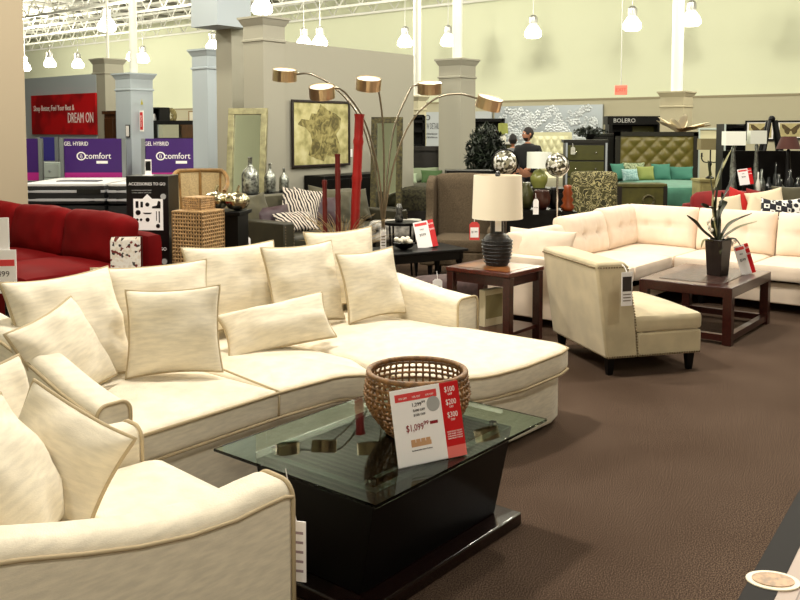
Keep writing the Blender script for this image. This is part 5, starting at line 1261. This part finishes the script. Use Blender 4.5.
for z in (.05, .5, .95, 1.35, 1.68): MB().box(-.14, 0, z, .12, .3, z + .04).build('shelf', blackwood, bw_)
silverb = mat('lamp_silver', (150, 154, 146), .3, .7, var=.4, vscale=20)
bd = thing('black_desk', 'black desk crowded with lamps behind the red sofa at the right', 'desk', fl(765, 12.1), 0)
MB().box(-.52, -.26, .74, .62, .28, .78).build('desk_top', blackwood, bd); MB().box(-.5, .22, .1, .6, .26, .74).build('modesty_panel', blackwood, bd)
for x in (-.47, .57):
    for y in (-.22, .24): MB().box(x - .03, y - .03, 0, x + .03, y + .03, .74).build('leg', blackwood, bd)
MB().box(-.5, .20, .78, .6, .28, 1.36).build('hutch_back', blackwood, bd)
table_lamp('lamp with white rectangular shade at the left on the black desk', 734, 12.02, .782, .85, .27, .19, silverb, whsh, True, bw=.14)
table_lamp('lamp with grey white rectangular shade right of the first on the black desk', 757, 12.02, .782, .86, .22, .18, silverb, mat('grey_white_shade', (206, 210, 198), .85), True, bw=.14)
table_lamp('lamp with dark red brown shade at the right end of the black desk', 789, 12.02, .782, .78, .32, .17, blackwood, mat('dark_red_shade', (70, 32, 22), .8), taperk=.6, bw=.12)
price_sign('white and red price sign standing on the black desk under the white lamps', tuple(fl(748.5, 11.86).xy) + (.913,), 0, 10, -8, .19, .22, 0)
bxs = thing('display_riser', 'black riser under the price sign on the black desk', 'riser', tuple(fl(748.5, 11.89).xy) + (.782,), 0); MB().box(-.075, -.05, 0, .075, .05, .128).build('body', blackwood, bxs, bevel=.004)
rt = thing('round_tray_table', 'round black tray table at the right picture edge behind the red sofa', 'table', fl(790, 11.5), 0)
MB().lathe([(.01, .86), (.24, .86), (.25, .89), (.235, .89), (.23, .875), (.01, .875)], seg=28).build('tray_top', mat('pewter', (60, 60, 58), .35, .6), rt); MB().lathe([(.16, 0), (.16, .02), (.025, .05), (.025, .86)], seg=16).build('pedestal_leg', blackwood, rt)
for k, (dx, h) in enumerate(((-.12, .2), (.02, .26), (.12, .16))):
    vase(('left', 'middle', 'right')[k] + ' small dark glass bottle on the round black tray table', 790 + dx * 80, 11.5, .876, [(.03, 0), (.045, h * .2), (.04, h * .5), (.015, h * .65), (.015, h), (.008, h)], mat('smoke_glass', (40, 42, 42), .1), 'bottle')
for k, (px, Y, z, h, r) in enumerate(((763, 11.92, .782, .34, .05), (770, 12.12, .782, .22, .07), (777, 12.1, .782, .42, .04), (782, 11.92, .782, .2, .06), (759.5, 11.9, .782, .3, .035))):
    vase(('silver bottle', 'squat smoked bowl', 'tall smoked bottle', 'small silver jar', 'slim white bottle')[k] + ' among the clutter on the black desk behind the red sofa', px, Y, z, [(r * .6, 0), (r, h * .2), (r * .9, h * .5), (r * .3, h * .7), (r * .3, h), (r * .15, h)], (silverb, MC['smoke_glass'], MC['smoke_glass'], silverb, MC['ceramic_white'])[k], 'vase', 'clutter on the black desk')
# butterfly prints
paper = mat('aged_paper', (196, 182, 132), .8, var=.12); brownb = mat('butterfly_brown', (92, 72, 30), .7, var=.3, vscale=14)
for px0, px1, py0, py1, lb in ((745.5, 775.5, 120.5, 140.5, 'butterfly print in a black frame, left of the pair on the rear wall'), (776.5, 806, 120.5, 139.5, 'butterfly print in a black frame, right of the pair on the rear wall')):
    a = wp(px0, (py0 + py1) / 2, 24.75); b = wp(px1, (py0 + py1) / 2, 24.75); c = (a + b) / 2; w = (b - a).length; h = at(px0, py0, c.y).z - at(px0, py1, c.y).z
    f_ = thing('butterfly_print', lb, 'picture', c, RS); frame(f_, w, h, .045, .05, blackwood)
    MB().box(-w / 2 + .04, -.02, -h / 2 + .04, w / 2 - .04, -.005, h / 2 - .04).build('mat_board', white, f_); MB().box(-w * .38, -.024, -h * .36, w * .38, -.018, h * .36).build('print_paper', paper, f_)
    wing = [(.0, .02), (.05, .06), (.18, .16), (.26, .17), (.24, .07), (.18, .0), (.17, -.07), (.10, -.13), (.05, -.12), (.02, -.03)]; k = h / .55
    MB().prism([(x * k, z * k) for x, z in wing] + [(-x * k, z * k) for x, z in reversed(wing)], .025, .028, RX(90)).build('butterfly', brownb, f_)
# red sofa rear right
rr_ = thing('red_sofa', 'bright red sofa heaped with patterned pillows behind the tufted sectional at right', 'sofa', fl(752, 10.6), -6)
redf = mat('red_fabric', (128, 4, 6), .8, var=.2, vscale=4)
MB().box(-.72, -.45, .06, 1.2, .45, .32).build('base_frame', redf, rr_, bevel=.02); MB().rbox((.24, .38, .44), (1.92, .18, .60), .06, n=(16, 4, 8)).build('back_frame', redf, rr_)
for k in range(2): MB().rbox((-.2 + k * .92, -.08, .40), (.9, .74, .16), .05, (0, 0, .02), n=(10, 8, 4)).build('seat_cushion', redf, rr_)
MB().rbox((-.68, -.05, .40), (.15, .88, .56), .05, n=(4, 10, 8)).build('arm', redf, rr_)
for k in range(2):
    o = MB().rbox((0, 0, .22), (.88, .2, .38), .08, (0, .03, .04), n=(12, 5, 8)).build('back_cushion', redf, rr_, sharp=180); o.matrix_local = T(-.2 + k * .92, .22, .46) @ RX(-10)
for x in (-.66, 1.14):
    for y in (-.38, .38): MB().box(x - .03, y - .03, 0, x + .03, y + .03, .07).build('leg', blackwood, rr_)
def geo(N, L, v):
    c = N.new('ShaderNodeTexVoronoi'); c.distance = 'MANHATTAN'; c.inputs['Randomness'].default_value = 0; c.inputs['Scale'].default_value = 11; L.new(mapped(N, L, v, (1, .01, 1), (0, R(45), 0)), c.inputs['Vector'])
    return ramp(N, L, c.outputs['Distance'], [(0, (24, 24, 34)), (.2, (232, 230, 224)), (.42, (24, 24, 34))], True)
def geo2(N, L, v):
    c = N.new('ShaderNodeTexVoronoi'); c.inputs['Randomness'].default_value = 0; c.inputs['Scale'].default_value = 13; L.new(mapped(N, L, v, (1, .01, 1), (0, R(45), 0)), c.inputs['Vector'])
    return ramp(N, L, c.outputs['Distance'], [(0, (26, 26, 34)), (.34, (234, 232, 226))], True)
geom = mat_tex('lattice_print', geo, .85); geom2 = mat_tex('dot_print', geo2, .85); crm = mat('cream_pillow', (222, 206, 176), .9); redp = mat('scarlet_pillow', (180, 14, 10), .75)
RP = 'pillows on the rear red sofa'
for lb, px, Y, z, w, h, m, yw, ro_ in (('scarlet pillow at the left of the rear red sofa', 742, 10.5, .50, .40, .46, redp, 10, 18), ('deep red pillow in the middle of the rear red sofa', 766, 10.55, .50, .46, .44, redf, 0, 8), ('cream pillow beside the plant leaves on the rear red sofa', 735, 10.2, .50, .34, .40, crm, 0, -6), ('slanted cream pillow left of the lattice pillow', 757, 10.2, .50, .34, .40, crm, 20, 30),
                            ('cream pillow behind the lattice print pillow', 775, 10.4, .50, .44, .46, crm, -6, -10), ('black and white lattice print pillow on the rear red sofa', 777, 10.05, .50, .38, .36, geom, 0, 12), ('black and white dotted print pillow at the right picture edge', 797, 10.1, .50, .38, .37, geom2, -8, -6), ('olive pillow behind the dotted print pillow', 799, 10.5, .50, .5, .50, MC['olive_fabric'], 0, 0)):
    pillow('throw_pillow', lb, tuple(at(px, 130, Y).xy) + (z,), w, h, .13, m, yw, 18, ro_, int(px), RP, n=10)
# ================================================================== people
skin = mat('skin', (176, 122, 92), .6); hairm = mat('hair_dark', (26, 20, 18), .7); jack = mat('jacket_black', (8, 9, 10), .8); trs = mat('trousers_dark', (24, 24, 30), .85); shirtg = mat('shirt_grey', (120, 120, 120), .85)
def skinmesh(name, verts, edges, radii, m, parent, sub=2, root=0):
    me = bpy.data.meshes.new(name); me.from_pydata(verts, edges, []); o = bpy.data.objects.new(name, me); COL.objects.link(o); o.parent = parent; me.materials.append(m)
    md = o.modifiers.new('skin', 'SKIN'); md.use_smooth_shade = True
    for i, v in enumerate(me.skin_vertices[0].data): v.radius = radii[i] if isinstance(radii[i], tuple) else (radii[i], radii[i]); v.use_root = i == root
    s = o.modifiers.new('sub', 'SUBSURF'); s.levels = sub; s.render_levels = sub
    return o
def person(label, loc, rz, h, jm, beard=True, headturn=0, nod=0):
    t = thing('person', label, 'person', loc, rz); k = h / 1.75; t.scale = (k, k, k)
    V = [(0, 0, .95), (0, .0, 1.12), (0, .01, 1.32), (0, 0, 1.43), (0, -.01, 1.50)]; E = [(0, 1), (1, 2), (2, 3), (3, 4)]; Rr = [(.15, .11), (.14, .10), (.145, .10), (.07, .065), (.05, .05)]
    jV, jE, jR = list(V[:4]) + [(0, .0, 1.475)], E[:4], [(.165, .13), (.16, .125), (.18, .13), (.135, .105), (.075, .075)]
    for s_ in (-1, 1):
        arm_p = [(.185 * s_, .0, 1.36), (.25 * s_, .03, 1.12), (.17 * s_, -.2, 1.0), (.10 * s_, -.27, 1.02)]; rad = [.058, .045, .036, .026]
        for q, (P, r) in enumerate(zip(arm_p, rad)): V.append(P); Rr.append(r); E.append((2 if q == 0 else len(V) - 2, len(V) - 1))
        for q, P in enumerate(arm_p[:3] + [tuple(Vector(arm_p[2]).lerp(Vector(arm_p[3]), .6))]): jV.append(P); jR.append([.088, .078, .068, .06][q]); jE.append((2 if q == 0 else len(jV) - 2, len(jV) - 1))
        wr_ = len(V) - 1; wp_ = Vector(arm_p[3])
        for fi, (dx, dz, L) in enumerate(((-.03, .0, .06), (-.012, .008, .075), (.006, .01, .08), (.022, .006, .07), (.035, -.015, .05))):
            a_ = wp_ + Vector((dx * s_ * -1, -.035, dz)); b_2 = a_ + Vector((0, -L * .6, -.01)); c_ = b_2 + Vector((0, -L * .3, -.025))
            st = len(V); V += [tuple(a_), tuple(b_2), tuple(c_)]; Rr += [.010, .009, .008]; E += [(wr_, st), (st, st + 1), (st + 1, st + 2)]
        leg_p = [(.09 * s_, 0, .86), (.10 * s_, -.01, .5), (.11 * s_, .02, .09), (.12 * s_, -.12, .035)]; rad = [.085, .06, .042, .035]
        for q, (P, r) in enumerate(zip(leg_p, rad)): V.append(P); Rr.append(r); E.append((0 if q == 0 else len(V) - 2, len(V) - 1))
    skinmesh('body', V, E, Rr, skin, t)
    jk = skinmesh('jacket', jV, jE, jR, jm, t)
    tv = [(0, 0, .97), (-.09, 0, .86), (-.10, -.01, .5), (-.11, .02, .10), (.09, 0, .86), (.10, -.01, .5), (.11, .02, .10)]
    skinmesh('trousers', tv, [(0, 1), (1, 2), (2, 3), (0, 4), (4, 5), (5, 6)], [(.155, .12), .10, .075, .06, .10, .075, .06], trs, t)
    for s_ in (-1, 1): MB().rbox((.12 * s_, -.06, .04), (.10, .27, .08), .035, n=(6, 8, 4)).build('shoe', blackwood, t)
    Mh = T(0, -.01, 1.62) @ RZ(headturn) @ RX(nod)
    def hd(u, v):
        th = 2 * math.pi * u; ph = math.pi * v; x = .076 * math.sin(ph) * math.cos(th); y = .096 * math.sin(ph) * math.sin(th); z = .122 * math.cos(ph)
        if z < 0: f_ = 1 + .22 * z / .122; x *= f_; y *= (1 + .10 * z / .122); y -= .012 * (-z / .122)
        if y < 0:
            y -= .022 * math.exp(-((x / .016) ** 2 + ((z + .012) / .024) ** 2)) - .008 * math.exp(-(((abs(x) - .032) / .016) ** 2 + ((z - .018) / .013) ** 2)) + .006 * math.exp(-((x / .03) ** 2 + ((z + .055) / .012) ** 2))
        return (x, y, z)
    head = MB().grid(hd, 40, 28, Mh).build('head', skin, t, sharp=180)
    for s_ in (-1, 1):
        MB().sphere((.032 * s_, -.083, .018), .011, 8, 6, Mh).build('eye', mat('eye_white', (220, 214, 206), .3), head); MB().sphere((.079 * s_, .008, 0), .03, 8, 6, Mh, (.35, .7, 1)).build('ear', skin, head, sharp=180)
    MB().box(-.024, -.098, -.060, .024, -.088, -.053, Mh).build('mouth', mat('lip', (130, 70, 60), .6), head)
    def hr(u, v): p = Vector(hd(u, v * .52)); q = p * 1.09; return tuple(q + Vector((0, .012, .006)))
    MB().grid(hr, 36, 12, Mh).build('hair', hairm, head, sharp=180)
    def hb(u, v): p = Vector(hd(.02 + u * .46, .46 + v * .0)); a_ = u; p = Vector(hd(.5 + .5 * 0 + .03 + .44 * (1 - u) + 0, .42 + .3 * v)); return tuple(p * 1.05 + Vector((0, .016, 0)))
    def bk2(u, v): th = .02 + .46 * u; p = Vector(hd(th, .40 + .28 * v)); return tuple(p * 1.08)
    MB().grid(bk2, 20, 8, Mh).build('back_hair', hairm, head, sharp=180)
    if beard:
        def bd_(u, v): p = Vector(hd(.53 + .44 * u, .66 + .26 * v)); return tuple(p * 1.05)
        MB().grid(bd_, 20, 8, Mh).build('beard', hairm, head, sharp=180)
    return t
person('bearded man in a black jacket standing before the cream headboard, face turned left', fl(528, 15.2), -30, 1.70, jack, True, -40, 0)
person('shorter dark haired person in a grey top standing behind and left of the bearded man', fl(513, 16.2), 170, 1.58, shirtg, False, 0, 0)
EXPO = 0.10; WORLD = .06
# x, y, z, watts, 0 = downward spot, 1 = point; added unseen lights without fixtures, apart from the pendants
LAMPS = [(-1.2, 5.4, 5.4, 690, 0), (2.6, 6.4, 5.4, 430, 0), (-4.4, 7.8, 5.4, 400, 0), (-1.0, -3.0, 5.4, 260, 0), (2.7, .4, 5.4, 250, 0), (-9.5, 1, 5, 420, 1), (2, -7, 5, 350, 1), (.9, 9.8, 5.4, 380, 0), (-3.2, 11.5, 5.2, 250, 1), (5.6, 9.6, 5.2, 330, 0), (5.5, 13.8, 5.2, 230, 1), (.8, 14.4, 5.2, 230, 1), (-6, 14.6, 5.2, 400, 1),
         (-8.5, 21, 5, 520, 1), (-2.5, 20, 4.8, 520, 1), (3, 19.4, 5.0, 530, 1), (7.6, 16.4, 5.0, 530, 1), (-9, 29, 4.8, 760, 1), (-15, 36, 4.8, 950, 1), (-2, 25, 4.8, 470, 1), (-20, 40, 4.8, 800, 1), (10.5, 12.7, 4.9, 480, 1)]
# ================================================================== light
SC.view_settings.view_transform = 'Standard'; SC.view_settings.look = 'None'; SC.view_settings.gamma = 1; SC.view_settings.exposure = EXPO
SC.view_settings.use_curve_mapping = False
w = bpy.data.worlds.new('world'); SC.world = w; w.use_nodes = True
w.node_tree.nodes['Background'].inputs[0].default_value = (1.0, .93, .80, 1); w.node_tree.nodes['Background'].inputs[1].default_value = WORLD
def lamp(x, y, z, e, bulb):
    col = (1, .95, .77) if bulb else (1, .94, .82)
    l = bpy.data.lights.new('unseen_lamp', 'POINT' if bulb else 'SPOT'); l.energy = e if bulb else e * 1.15; l.color = col; l.shadow_soft_size = .22
    if not bulb: l.spot_size = R(168); l.spot_blend = .35
    o = bpy.data.objects.new('unseen_lamp', l); o.location = (x, y, z); COL.objects.link(o)
for q in LAMPS: lamp(*q)
SC.cycles.use_denoising = True
SC.cycles.max_bounces = 8; SC.cycles.transmission_bounces = 8; SC.cycles.caustics_reflective = False; SC.cycles.caustics_refractive = False
SC.cycles.sample_clamp_indirect = 6
bpy.context.view_layer.update()
